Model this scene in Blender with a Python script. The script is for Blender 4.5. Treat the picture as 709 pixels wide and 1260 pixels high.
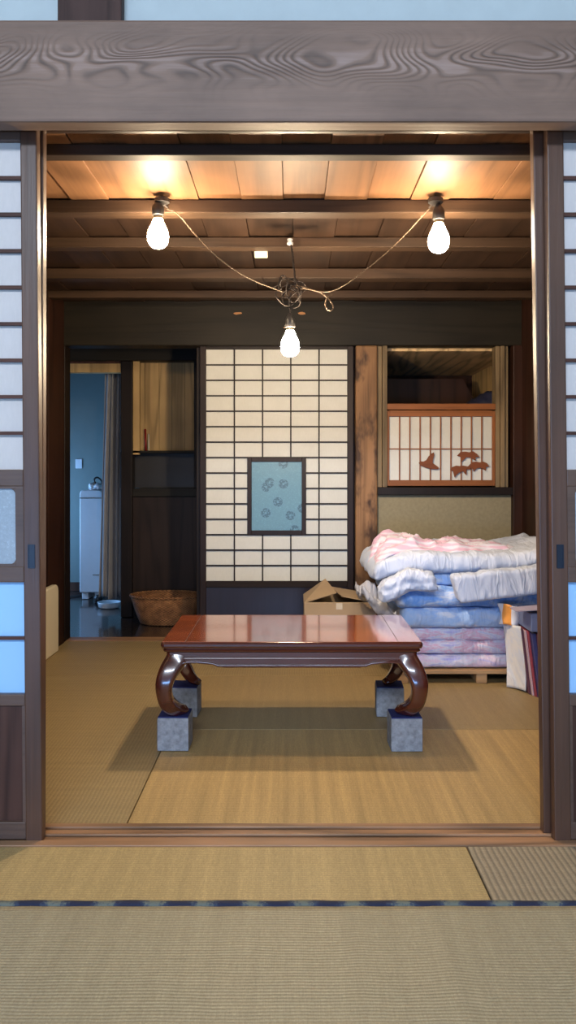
import bpy, bmesh, math, random
from mathutils import Vector, Matrix, noise

S = bpy.context.scene
C = S.collection
for o in list(bpy.data.objects):
    bpy.data.objects.remove(o)

# ------------------------------------------------------------------ camera, light, exposure
EYE = 0.888
PITCH = 0.0; ROLL = 0.0
FPX = 1000.0
cam_d = bpy.data.cameras.new('camera'); cam = bpy.data.objects.new('camera', cam_d); C.objects.link(cam)
cam.location = (0, 0, EYE)
cam.matrix_world = Matrix.Translation((0, 0, EYE)) @ Matrix.Rotation(math.radians(90) + PITCH, 4, 'X') @ Matrix.Rotation(ROLL, 4, 'Z')
cam_d.sensor_fit = 'VERTICAL'; cam_d.sensor_height = 36.0
cam_d.lens = 36.0 * FPX / 1260.0
cam_d.shift_x = -(358 - 354.5) / 1260.0
cam_d.shift_y = -(630 - (580 - FPX * math.tan(PITCH))) / 1260.0
cam_d.clip_start = 0.02
S.camera = cam

w = bpy.data.worlds.new('world'); S.world = w; w.use_nodes = True
bg = w.node_tree.nodes['Background']; bg.inputs[0].default_value = (0.45, 0.68, 1.0, 1); bg.inputs[1].default_value = 0.30

def area(name, loc, rot, sx, sy, power, col):
    d = bpy.data.lights.new(name, 'AREA'); d.shape = 'RECTANGLE'; d.size = sx; d.size_y = sy
    d.energy = power; d.color = col
    o = bpy.data.objects.new(name, d); C.objects.link(o); o.location = loc; o.rotation_euler = rot
    return o
R = math.radians
# daylight arriving through the open veranda side behind the camera
area('high_window_daylight', (-0.5, -2.45, 2.93), (R(62), 0, 0), 2.4, .34, 165, (0.72, 0.83, 1.0))
area('veranda_low_daylight', (-0.5, -2.45, 0.35), (R(90), 0, 0), 2.6, 0.5, 82, (0.25, 0.50, 1.0))
# daylight from the window of the far washroom, on its left side
area('washroom_daylight', (-2.15, 5.45, 0.62), (R(90), 0, R(-90)), 0.6, 0.6, 16, (0.24, 0.52, 1.0))

BULB_STRENGTH = 900      # the lowest bulb
FRONT_BULB_STRENGTH = 270
BULB_COL = (1.0, 0.79, 0.53, 1)
vs = S.view_settings
vs.view_transform = 'Standard'; vs.look = 'None'; vs.gamma = 1.0; vs.use_curve_mapping = False
vs.exposure = 0.0

# ------------------------------------------------------------------ materials
def srgb(r, g, b):
    f = lambda c: (c / 12.92 if c <= 0.04045 else ((c + 0.055) / 1.055) ** 2.4)
    return (f(r / 255), f(g / 255), f(b / 255), 1)

class M:
    def __init__(s, name):
        s.m = bpy.data.materials.new(name); s.m.use_nodes = True
        s.nt = s.m.node_tree; s.b = s.nt.nodes['Principled BSDF']
    def n(s, t, **kw):
        x = s.nt.nodes.new(t)
        for k, v in kw.items(): setattr(x, k, v)
        return x
    def l(s, a, b): s.nt.links.new(a, b)
    def math(s, op, a, b=None):
        x = s.n('ShaderNodeMath', operation=op)
        for i, v in enumerate((a, b)):
            if v is None: continue
            if isinstance(v, (int, float)): x.inputs[i].default_value = v
            else: s.l(v, x.inputs[i])
        return x.outputs[0]
    def coords(s, scale=(1, 1, 1), rot=(0, 0, 0), loc=(0, 0, 0)):
        tc = s.n('ShaderNodeTexCoord'); mp = s.n('ShaderNodeMapping')
        mp.inputs['Scale'].default_value = scale; mp.inputs['Rotation'].default_value = rot; mp.inputs['Location'].default_value = loc
        s.l(tc.outputs['Object'], mp.inputs[0]); return mp.outputs[0]
    def noise(s, vec, scale=5, detail=4, rough=.55, dist=0):
        x = s.n('ShaderNodeTexNoise'); x.inputs['Scale'].default_value = scale; x.inputs['Detail'].default_value = detail
        x.inputs['Roughness'].default_value = rough; x.inputs['Distortion'].default_value = dist
        s.l(vec, x.inputs['Vector']); return x.outputs['Fac']
    def ramp(s, fac, stops):
        x = s.n('ShaderNodeValToRGB'); e = x.color_ramp.elements
        while len(e) < len(stops): e.new(0.5)
        for i, (p, c) in enumerate(stops): e[i].position = p; e[i].color = c
        s.l(fac, x.inputs[0]); return x.outputs[0]
    def mix(s, f, a, b, mode='MIX'):
        x = s.n('ShaderNodeMix', data_type='RGBA', blend_type=mode)
        for sock, v in ((x.inputs[0], f), (x.inputs[6], a), (x.inputs[7], b)):
            if isinstance(v, (int, float)): sock.default_value = v
            elif isinstance(v, tuple): sock.default_value = v
            else: s.l(v, sock)
        return x.outputs[2]
    def bump(s, h, strength=.3, dist=.002, prev=None):
        x = s.n('ShaderNodeBump'); x.inputs['Strength'].default_value = strength; x.inputs['Distance'].default_value = dist
        s.l(h, x.inputs['Height'])
        if prev: s.l(prev, x.inputs['Normal'])
        s.l(x.outputs[0], s.b.inputs['Normal']); return x.outputs[0]
    def col(s, c):
        if isinstance(c, tuple): s.b.inputs['Base Color'].default_value = c
        else: s.l(c, s.b.inputs['Base Color'])
    def rough(s, r): s.b.inputs['Roughness'].default_value = r

def mul(c, k): return (c[0] * k, c[1] * k, c[2] * k, 1)

def wood(name, c, axis='X', rough=.55, dark=.45, light=1.25, rings=9, fine=1.0, bump=.3, coat=0, loc=(0, 0, 0), ringmix=.5, stain=0, stainc=None):
    """wood whose grain runs along one axis; contours of a stretched noise make the cathedral grain"""
    m = M(name)
    st = {'X': (.35, 4, 4), 'Y': (4, .35, 4), 'Z': (4, 4, .35)}[axis]
    ft = {'X': (3, 90, 90), 'Y': (90, 3, 90), 'Z': (90, 90, 3)}[axis]
    v1 = m.coords(st, loc=loc); v2 = m.coords(ft)
    n1 = m.noise(v1, 1.6, 1.5, .4, .3)
    ring = m.math('SINE', m.math('MULTIPLY', n1, rings * 6.28))
    ring = m.math('POWER', m.math('ADD', m.math('MULTIPLY', ring, .5), .5), 1.6)
    f = m.noise(v2, fine, 3, .6)
    t = m.math('ADD', m.math('MULTIPLY', ring, ringmix), m.math('MULTIPLY', f, 1 - ringmix))
    c2 = m.ramp(t, [(.15, mul(c, light)), (.5, c), (.85, mul(c, dark))])
    big = m.noise(m.coords((1, 1, 1)), 2.2, 3)
    c2 = m.mix(1.0, c2, m.ramp(big, [(.3, (.72, .72, .72, 1)), (.7, (1.15, 1.15, 1.15, 1))]), 'MULTIPLY')
    if stain:
        sn = m.noise(m.coords((5, 5, 2.2), loc=(3, 1, 2)), 1.5, 4, .6)
        c2 = m.mix(m.ramp(sn, [(.47, (0, 0, 0, 1)), (.58, (stain,) * 3 + (1,))]), c2, stainc)
    m.col(c2); m.rough(rough)
    if not coat and rough >= .45: m.b.inputs['Specular IOR Level'].default_value = .22
    if coat:
        m.b.inputs['Coat Weight'].default_value = coat; m.b.inputs['Coat Roughness'].default_value = .08
    m.bump(t, bump, .002)
    return m.m

def plain(name, c, rough=.6, metal=0, var=.12, nscale=18, bump=.1, coat=0):
    m = M(name)
    n = m.noise(m.coords(), nscale, 4)
    m.col(m.mix(1.0, c, m.ramp(n, [(.3, (1 - var,) * 3 + (1,)), (.7, (1 + var * .5,) * 3 + (1,))]), 'MULTIPLY'))
    m.rough(rough); m.b.inputs['Metallic'].default_value = metal
    if coat: m.b.inputs['Coat Weight'].default_value = coat
    if bump: m.bump(n, bump, .002)
    return m.m

def straw(name, c, ribaxis='X', pitch=.007, ribstr=.5, streak=.12):
    """woven rush: ribs run along ribaxis, fine straws across"""
    m = M(name)
    i = 1 if ribaxis == 'X' else 0
    sep = m.n('ShaderNodeSeparateXYZ'); m.l(m.coords(), sep.inputs[0])
    wob = m.noise(m.coords((3, 3, 3)), 2, 2)
    a = m.math('ADD', sep.outputs[i], m.math('MULTIPLY', wob, .012))
    rib = m.math('SINE', m.math('MULTIPLY', a, 6.283 / pitch))
    rib = m.math('ADD', m.math('MULTIPLY', rib, .5), .5)
    ft = (150, 7, 1) if ribaxis == 'X' else (7, 150, 1)
    fine = m.noise(m.coords(ft), 3, 3, .7)
    # long straws change tone from one to the next
    lt = (26, .6, 1) if ribaxis == 'X' else (.6, 26, 1)
    lng = m.noise(m.coords(lt), 1.5, 3, .6)
    spk = m.noise(m.coords((1, 1, 1)), 240, 2, .7)
    c1 = m.ramp(lng, [(.3, mul(c, 1 - streak)), (.7, mul(c, 1 + streak * .8))])
    c1 = m.mix(1.0, c1, m.ramp(rib, [(0, (1 - .28 * ribstr,) * 3 + (1,)), (.6, (1, 1, 1, 1))]), 'MULTIPLY')
    c1 = m.mix(1.0, c1, m.ramp(fine, [(.25, (.84, .83, .80, 1)), (.75, (1.1, 1.1, 1.12, 1))]), 'MULTIPLY')
    c1 = m.mix(1.0, c1, m.ramp(spk, [(.3, (.82, .81, .78, 1)), (.55, (1, 1, 1, 1)), (.75, (1.22, 1.22, 1.2, 1))]), 'MULTIPLY')
    m.col(c1); m.rough(.55)
    h = m.math('ADD', rib, m.math('MULTIPLY', fine, .5))
    m.bump(h, .35 * ribstr + .1, .0015)
    return m.m

MAT = {}
def beam_mat():
    m = M('weathered_beam')
    c = srgb(120, 96, 80)
    n1 = m.noise(m.coords((2.3, 2, 6), loc=(.35, 0, .1)), 1.5, .8, .4, .2)
    rg = m.math('SINE', m.math('MULTIPLY', n1, 170))
    rg = m.math('ADD', m.math('MULTIPLY', rg, .5), .5)
    sep = m.n('ShaderNodeSeparateXYZ'); m.l(m.coords(), sep.inputs[0])
    dz = m.math('DIVIDE', m.math('SUBTRACT', sep.outputs[2], 1.832), .042)
    band = m.math('POWER', 2.718, m.math('MULTIPLY', m.math('MULTIPLY', dz, dz), -1))
    edge = m.math('ADD', m.math('MULTIPLY', band, .95), .03)
    f = m.noise(m.coords((3, 60, 60)), 1, 3, .6)
    rg = m.math('POWER', rg, 2.2)
    rr = m.math('MULTIPLY', m.math('SUBTRACT', .4, rg), edge)
    t = m.math('ADD', m.math('ADD', m.math('MULTIPLY', rr, .55), .5), m.math('MULTIPLY', m.math('SUBTRACT', f, .5), .5))
    cc = m.ramp(t, [(.15, mul(c, .55)), (.42, c), (.62, mul(c, 1.18)), (.85, mul(srgb(150, 128, 116), 1.15))])
    big = m.noise(m.coords((1, 1, 2)), 3, 4, .6)
    cc = m.mix(1.0, cc, m.ramp(big, [(.3, (.78, .76, .76, 1)), (.7, (1.14, 1.12, 1.12, 1))]), 'MULTIPLY')
    m.col(cc); m.rough(.6); m.bump(t, .7, .003)
    return m.m
MAT['beam'] = beam_mat()
MAT['strut'] = wood('dark_strut', srgb(72, 52, 46), 'Z', .6, ringmix=.3)
MAT['kamoi'] = wood('lintel_wood', srgb(62, 44, 34), 'X', .45, ringmix=.2)
MAT['sill'] = wood('sill_wood', srgb(158, 120, 88), 'X', .4, .5, 1.3, 6, 1, .3, ringmix=.45)
MAT['stile'] = wood('door_frame_wood', srgb(86, 58, 42), 'Z', .38, .6, 1.25, 5, 1, .3, ringmix=.2)
MAT['rail'] = wood('door_rail_wood', srgb(94, 70, 56), 'X', .42, .6, 1.2, 5, 1, .3, ringmix=.2)
MAT['lattice_brown'] = wood('lattice_brown', srgb(82, 52, 42), 'X', .5, ringmix=.2)
MAT['panel_brown'] = wood('door_panel_wood', srgb(78, 52, 42), 'Z', .45, .6, 1.25, 7, 1, .2, ringmix=.4)
MAT['cupwood'] = wood('dark_cupboard_wood', srgb(46, 33, 26), 'Z', .5, .6, 1.25, 7, 1, .2, ringmix=.4)
MAT['wallboard'] = wood('dark_wall_board', srgb(50, 28, 19), 'Z', .5, .5, 1.3, 5, 1, .3, ringmix=.4)
MAT['blackwood'] = wood('blackened_wood', srgb(36, 31, 23), 'X', .55, .6, 1.2, 5, 1, .4, ringmix=.3)
MAT['blackpost'] = wood('blackened_post', srgb(30, 21, 17), 'Z', .5, .6, 1.2, 5, 1, .4, ringmix=.3)
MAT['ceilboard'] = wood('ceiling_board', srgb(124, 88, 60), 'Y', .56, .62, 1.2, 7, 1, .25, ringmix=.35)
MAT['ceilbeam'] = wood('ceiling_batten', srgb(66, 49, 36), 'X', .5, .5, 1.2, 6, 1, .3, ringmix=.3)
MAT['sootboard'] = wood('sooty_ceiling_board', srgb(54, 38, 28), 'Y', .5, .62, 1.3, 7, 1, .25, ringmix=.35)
MAT['ceilbeam2'] = wood('dark_ceiling_beam', srgb(50, 36, 26), 'X', .6, .5, 1.2, 6, 1, .3, ringmix=.3)
MAT['oldpost'] = wood('stained_post', srgb(146, 108, 74), 'Z', .55, .5, 1.15, 5, 1, .5, ringmix=.35, stain=.95, stainc=srgb(62, 44, 34))
MAT['greyboard'] = wood('greyed_board', srgb(128, 108, 80), 'Z', .6, .5, 1.2, 6, 1, .3, ringmix=.4)
MAT['plank'] = wood('pale_plank', srgb(196, 162, 110), 'Z', .55, .6, 1.15, 6, 1, .2, ringmix=.45)
MAT['plankY'] = wood('alcove_plank', srgb(222, 188, 138), 'Y', .6, .5, 1.2, 6, 1, .2, ringmix=.45)
MAT['redwood'] = wood('reddish_lattice_wood', srgb(146, 90, 52), 'X', .45, .7, 1.15, 5, 1, .15, ringmix=.2)
MAT['redwoodZ'] = wood('reddish_stile_wood', srgb(146, 90, 52), 'Z', .45, .7, 1.15, 5, 1, .15, ringmix=.2)
MAT['cut'] = wood('cutout_wood', srgb(128, 72, 42), 'X', .5, .7, 1.15, 5, 1, .15, ringmix=.2)
MAT['darkframe'] = wood('dark_lacquer_frame', srgb(40, 28, 26), 'Z', .48, .7, 1.3, 5, 1, .15, ringmix=.2)
MAT['darkframeX'] = wood('dark_lacquer_rail', srgb(34, 24, 20), 'X', .5, .7, 1.3, 5, 1, .15, ringmix=.2)
MAT['darkpanel'] = wood('dark_lacquer_panel', srgb(34, 26, 34), 'Z', .3, .7, 1.3, 5, 1, .1, ringmix=.2)
MAT['darkfloor'] = wood('polished_dark_floor', srgb(40, 34, 34), 'X', .22, .6, 1.3, 4, 1, .1, coat=.6, ringmix=.3)
MAT['tabletop'] = wood('table_top_lacquer', srgb(150, 74, 34), 'X', .16, .6, 1.25, 6, 1, .03, coat=1.0, ringmix=.35)
MAT['tablewood'] = wood('table_dark_lacquer', srgb(80, 33, 21), 'X', .22, .7, 1.2, 5, 1, .04, coat=.9, ringmix=.25)
MAT['pallet'] = wood('pallet_wood', srgb(176, 140, 100), 'X', .6, .6, 1.15, 5, 1, .2, ringmix=.3)
MAT['basehidden'] = plain('subfloor', srgb(70, 56, 44), .8)

def paper_mat(name, c):
    m = M(name)
    n = m.noise(m.coords((1, 1, 1)), 9, 5, .6)
    f = m.noise(m.coords((60, 60, 14)), 3, 3, .7)
    cc = m.mix(1.0, c, m.ramp(n, [(.3, (.95, .95, .94, 1)), (.7, (1.02, 1.02, 1.02, 1))]), 'MULTIPLY')
    cc = m.mix(1.0, cc, m.ramp(f, [(.3, (.97, .97, .97, 1)), (.7, (1.02, 1.02, 1.02, 1))]), 'MULTIPLY')
    m.col(cc); m.rough(.75); m.b.inputs['Specular IOR Level'].default_value = .3
    return m.m
MAT['paper'] = paper_mat('shoji_paper', (.66, .60, .555, 1))
MAT['paper_cream'] = paper_mat('cream_shoji_paper', (.64, .63, .575, 1))

def glass_frost(name, c, pattern=False):
    m = M(name)
    n = m.noise(m.coords(), 160, 2, .7)
    cc = m.ramp(n, [(.3, mul(c, .88)), (.62, c), (.72, mul(c, 1.3))])
    if pattern:
        v = m.n('ShaderNodeTexVoronoi', feature='F1', voronoi_dimensions='2D'); sp = m.n('ShaderNodeSeparateXYZ'); cb = m.n('ShaderNodeCombineXYZ')
        m.l(m.coords(loc=(.31, 0, .13)), sp.inputs[0]); m.l(sp.outputs[0], cb.inputs[0]); m.l(sp.outputs[2], cb.inputs[1]); v.inputs['Scale'].default_value = 9.5; v.inputs['Randomness'].default_value = .9
        m.l(cb.outputs[0], v.inputs['Vector'])
        g = m.noise(m.coords(), 95, 3, .8)
        ringd = m.math('MULTIPLY', m.math('LESS_THAN', m.math('ABSOLUTE', m.math('SUBTRACT', v.outputs['Distance'], .15)), .09), m.math('GREATER_THAN', g, .46))
        cc = m.mix(m.math('MULTIPLY', ringd, .8), cc, mul(c, .30))
    m.col(cc); m.rough(.3)
    m.b.inputs['Transmission Weight'].default_value = .15
    m.bump(n, .5, .001)
    return m.m
MAT['frost'] = glass_frost('frosted_glass', (.42, .48, .52, 1))
MAT['frostp'] = glass_frost('patterned_glass', (.15, .30, .35, 1), True)
MAT['glasspane'] = plain('milky_glass_pane', (.36, .62, .92, 1), .12, var=.03, nscale=5, bump=0)
MAT['plaster'] = plain('grey_beige_plaster', srgb(142, 131, 104), .9, var=.12, nscale=60, bump=.3)
MAT['bluewall'] = plain('pale_blue_plaster', srgb(182, 192, 190), .9, var=.04, nscale=20, bump=.1)
MAT['washwall'] = plain('pale_grey_wall', srgb(126, 138, 134), .85, var=.04, nscale=12, bump=.1)
MAT['tat_gold'] = straw('tatami_gold', srgb(182, 152, 99), 'X', .011, .35, .2)
MAT['tat_tan'] = straw('tatami_tan', srgb(160, 138, 96), 'Y', .011, .6, .10)
MAT['tat_brown'] = straw('tatami_brown', srgb(158, 135, 93), 'X', .011, .5, .10)
MAT['tat_out'] = straw('tatami_outer', srgb(182, 158, 108), 'X', .009, .5, .12)
MAT['tat_rib'] = straw('tatami_ribbed', srgb(160, 146, 122), 'Y', .014, 1.4, .08)
MAT['goza'] = straw('woven_rush_rug', srgb(166, 154, 124), 'X', .0085, .8, .09)
MAT['white'] = plain('white_plastic', (.75, .77, .80, 1), .35, var=.03, bump=0)
MAT['offwhite'] = plain('cream_plastic', srgb(225, 215, 190), .4, var=.03, bump=0)
MAT['black'] = plain('black_plastic', (.02, .018, .018, 1), .45, bump=0)
MAT['wire'] = plain('braided_grey_cord', srgb(88, 70, 52), .7, bump=0)
MAT['wiredark'] = plain('dark_cord', srgb(44, 34, 28), .7, bump=0)
MAT['ceramic'] = plain('white_ceramic', (.8, .78, .74, 1), .2, bump=0)
MAT['concrete'] = plain('grey_concrete', srgb(150, 150, 152), .9, var=.35, nscale=70, bump=.5)
MAT['bluepad'] = plain('navy_pad', srgb(28, 36, 92), .8, bump=.2)
MAT['card'] = plain('brown_cardboard', srgb(166, 140, 108), .8, var=.08, nscale=9, bump=.05)
MAT['tape'] = plain('pale_tape', srgb(206, 190, 166), .35, var=.1, nscale=60, bump=0)
MAT['pull'] = plain('dark_door_pull', srgb(18, 28, 44), .35, bump=0)
MAT['metal'] = plain('dull_metal', srgb(150, 140, 120), .35, metal=.9, bump=0)
MAT['curtain'] = plain('grey_curtain', srgb(146, 146, 150), .9, var=.1, nscale=8, bump=.1)
MAT['redplastic'] = plain('red_plastic', srgb(150, 30, 24), .5, bump=0)
MAT['tarp'] = plain('navy_cloth', srgb(30, 34, 62), .7, bump=.2)
MAT['chip'] = plain('exposed_pale_wood', srgb(180, 128, 82), .8, bump=0)

def bulb_mat(k):
    m = M('glowing_bulb'); m.col((1, .9, .7, 1))
    m.b.inputs['Emission Color'].default_value = BULB_COL; m.b.inputs['Emission Strength'].default_value = k
    return m.m
MAT['bulb'] = bulb_mat(FRONT_BULB_STRENGTH)
MAT['bulb_low'] = bulb_mat(BULB_STRENGTH)

def cloth(name, stops, scale=5, rough=.85, stretch=(1, 1, 1), wr=30):
    m = M(name)
    n = m.noise(m.coords(stretch), scale, 4, .6, .6)
    m.col(m.ramp(n, stops)); m.rough(rough); m.b.inputs['Sheen Weight'].default_value = .1
    h = m.noise(m.coords((1, .6, .5)), wr, 3, .5, .4)
    r1 = m.noise(m.coords((1.6, .6, .35), rot=(0, .3, 0)), 11, 3, .55, .8)
    r1 = m.math('SUBTRACT', 1, m.math('ABSOLUTE', m.math('SUBTRACT', m.math('MULTIPLY', r1, 2), 1)))
    h = m.math('ADD', m.math('MULTIPLY', h, .35), m.math('POWER', r1, 6))
    m.bump(h, .4, .010)
    return m.m
MAT['f_white'] = cloth('white_cotton', [(.3, (.50, .57, .74, 1)), (.7, (.66, .71, .84, 1))], 4)  # white cloth with the daylight's blue tint put into its base colour
MAT['f_blue'] = cloth('blue_mottled_cotton', [(.34, (.66, .70, .82, 1)), (.45, (.36, .52, .84, 1)), (.56, (.16, .36, .82, 1)), (.70, (.40, .56, .84, 1))], 9, stretch=(1, 1, 2.5))
MAT['f_blue2'] = cloth('pale_blue_mottled_cotton', [(.34, (.68, .74, .88, 1)), (.5, (.38, .56, .88, 1)), (.66, (.52, .62, .84, 1))], 8, stretch=(1, 1, 2))
MAT['f_pink'] = cloth('pink_mottled_cotton', [(.30, (.46, .44, .80, 1)), (.43, (.76, .74, .84, 1)), (.52, (.76, .46, .60, 1)), (.60, (.78, .73, .82, 1)), (.74, (.52, .50, .84, 1))], 9, stretch=(1, 1, 3))
MAT['f_lilac'] = cloth('lilac_mottled_cotton', [(.32, (.42, .42, .82, 1)), (.46, (.74, .74, .86, 1)), (.57, (.78, .62, .76, 1)), (.70, (.52, .50, .84, 1))], 9, stretch=(1, 1, 3))
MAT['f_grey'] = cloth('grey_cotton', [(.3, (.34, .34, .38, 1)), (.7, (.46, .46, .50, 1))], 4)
def stripes():
    m = M('pink_striped_towelling')
    sep = m.n('ShaderNodeSeparateXYZ'); m.l(m.coords(), sep.inputs[0])
    wob = m.noise(m.coords(), 6, 2)
    a = m.math('ADD', m.math('ADD', sep.outputs[1], m.math('MULTIPLY', sep.outputs[2], 1.6)), m.math('MULTIPLY', wob, .08))
    s = m.math('ADD', m.math('SINE', m.math('MULTIPLY', a, 120)), m.math('MULTIPLY', m.noise(m.coords(), 9, 3), 7)); s = m.math('MULTIPLY', m.math('SUBTRACT', s, 3.0), .7)
    m.col(m.ramp(s, [(.05, (.68, .44, .56, 1)), (.45, (.70, .58, .67, 1)), (.8, (.70, .66, .74, 1))])); m.rough(.95)
    m.bump(m.noise(m.coords(), 40, 3), .4, .005)
    return m.m
MAT['f_stripe'] = stripes()

# ------------------------------------------------------------------ helpers
BASE = {}
def link(name, me, mat, parent=None, origin=None):
    o = bpy.data.objects.new(name, me); C.objects.link(o)
    if mat is not None: me.materials.append(MAT[mat] if isinstance(mat, str) else mat)
    return o
def obj(name, bm, mat, parent=None, origin=None, smooth=False, bevel=0, sub=0):
    """bm is in world metres; the object gets its origin at `origin` (things) or shares its parent's"""
    org = Vector(origin) if origin is not None else (BASE[parent.name] if parent else Vector((0, 0, 0)))
    bmesh.ops.translate(bm, verts=bm.verts, vec=-org)
    bmesh.ops.recalc_face_normals(bm, faces=bm.faces)
    me = bpy.data.meshes.new(name); bm.to_mesh(me); bm.free()
    if smooth:
        for p in me.polygons: p.use_smooth = True
    o = link(name, me, mat)
    BASE[o.name] = org
    if parent: o.parent = parent; o.location = org - BASE[parent.name]
    else: o.location = org
    if bevel:
        b = o.modifiers.new('bevel', 'BEVEL'); b.width = bevel; b.segments = 2; b.limit_method = 'ANGLE'
    if sub:
        b = o.modifiers.new('sub', 'SUBSURF'); b.levels = sub; b.render_levels = sub
    return o
def tag(o, label, cat, group=None, kind=None):
    if label: o['label'] = label
    if cat: o['category'] = cat
    if group: o['group'] = group
    if kind: o['kind'] = kind
    return o
def thing(name, loc, label, cat, group=None, kind=None):
    o = bpy.data.objects.new(name, None); C.objects.link(o); o.location = loc; o.empty_display_size = .05
    BASE[o.name] = Vector(loc); return tag(o, label, cat, group, kind)
def copy_tree(o, parent=None):
    c = o.copy(); C.objects.link(c); c.parent = parent
    BASE[c.name] = BASE[o.name]
    for ch in [x for x in o.children]: copy_tree(ch, c)
    return c
def nb(): return bmesh.new()
def box(bm, x0, x1, y0, y1, z0, z1):
    vs_ = [bm.verts.new(p) for p in ((x0, y0, z0), (x1, y0, z0), (x1, y1, z0), (x0, y1, z0), (x0, y0, z1), (x1, y0, z1), (x1, y1, z1), (x0, y1, z1))]
    for f in ((0, 3, 2, 1), (4, 5, 6, 7), (0, 1, 5, 4), (1, 2, 6, 5), (2, 3, 7, 6), (3, 0, 4, 7)): bm.faces.new([vs_[i] for i in f])
    return bm
def bx(*a): return box(nb(), *a)
def prism(bm, pts, axis, a0, a1):
    """polygon in the other two axes, extruded along axis"""
    def P(p, a):
        if axis == 'Y': return (p[0], a, p[1])
        if axis == 'X': return (a, p[0], p[1])
        return (p[0], p[1], a)
    A = [bm.verts.new(P(p, a0)) for p in pts]; B = [bm.verts.new(P(p, a1)) for p in pts]
    n = len(pts)
    bm.faces.new(A); bm.faces.new(B[::-1])
    for i in range(n): bm.faces.new([A[i], B[i], B[(i + 1) % n], A[(i + 1) % n]])
    return bm
def tube(bm, pts, r, seg=8, closed=False):
    pts = [Vector(p) for p in pts]; n = len(pts); rings = []
    rr = r if isinstance(r, (list, tuple)) else [r] * n
    up = None
    for i, p in enumerate(pts):
        t = (pts[min(i + 1, n - 1)] - pts[max(i - 1, 0)]) if not closed else (pts[(i + 1) % n] - pts[i - 1])
        t.normalize()
        if up is None:
            up = Vector((0, 0, 1)) if abs(t.z) < .9 else Vector((1, 0, 0))
        a = t.cross(up).normalized(); b = a.cross(t).normalized(); up = b
        rings.append([bm.verts.new(p + a * math.cos(k * 2 * math.pi / seg) * rr[i] + b * math.sin(k * 2 * math.pi / seg) * rr[i]) for k in range(seg)])
    m = n if closed else n - 1
    for i in range(m):
        A, B = rings[i], rings[(i + 1) % n]
        for k in range(seg): bm.faces.new([A[k], A[(k + 1) % seg], B[(k + 1) % seg], B[k]])
    if not closed: bm.faces.new(rings[0][::-1]); bm.faces.new(rings[-1])
    return bm
def lathe(bm, prof, c, seg=24, sx=1, sy=1):
    rings = [[bm.verts.new((c[0] + r * sx * math.cos(k * 2 * math.pi / seg), c[1] + r * sy * math.sin(k * 2 * math.pi / seg), c[2] + z)) for k in range(seg)] for r, z in prof]
    for A, B in zip(rings, rings[1:]):
        for k in range(seg): bm.faces.new([A[k], A[(k + 1) % seg], B[(k + 1) % seg], B[k]])
    bm.faces.new(rings[0][::-1]); bm.faces.new(rings[-1])
    return bm
def spline(pts, n=8):
    pts = [Vector(p) for p in pts]; out = []
    P = [pts[0] * 2 - pts[1]] + pts + [pts[-1] * 2 - pts[-2]]
    for i in range(1, len(P) - 2):
        p0, p1, p2, p3 = P[i - 1:i + 3]
        for k in range(n):
            t = k / n
            out.append(.5 * ((2 * p1) + (p2 - p0) * t + (2 * p0 - 5 * p1 + 4 * p2 - p3) * t * t + (3 * p1 - p0 - 3 * p2 + p3) * t ** 3))
    out.append(pts[-1]); return out
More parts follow.
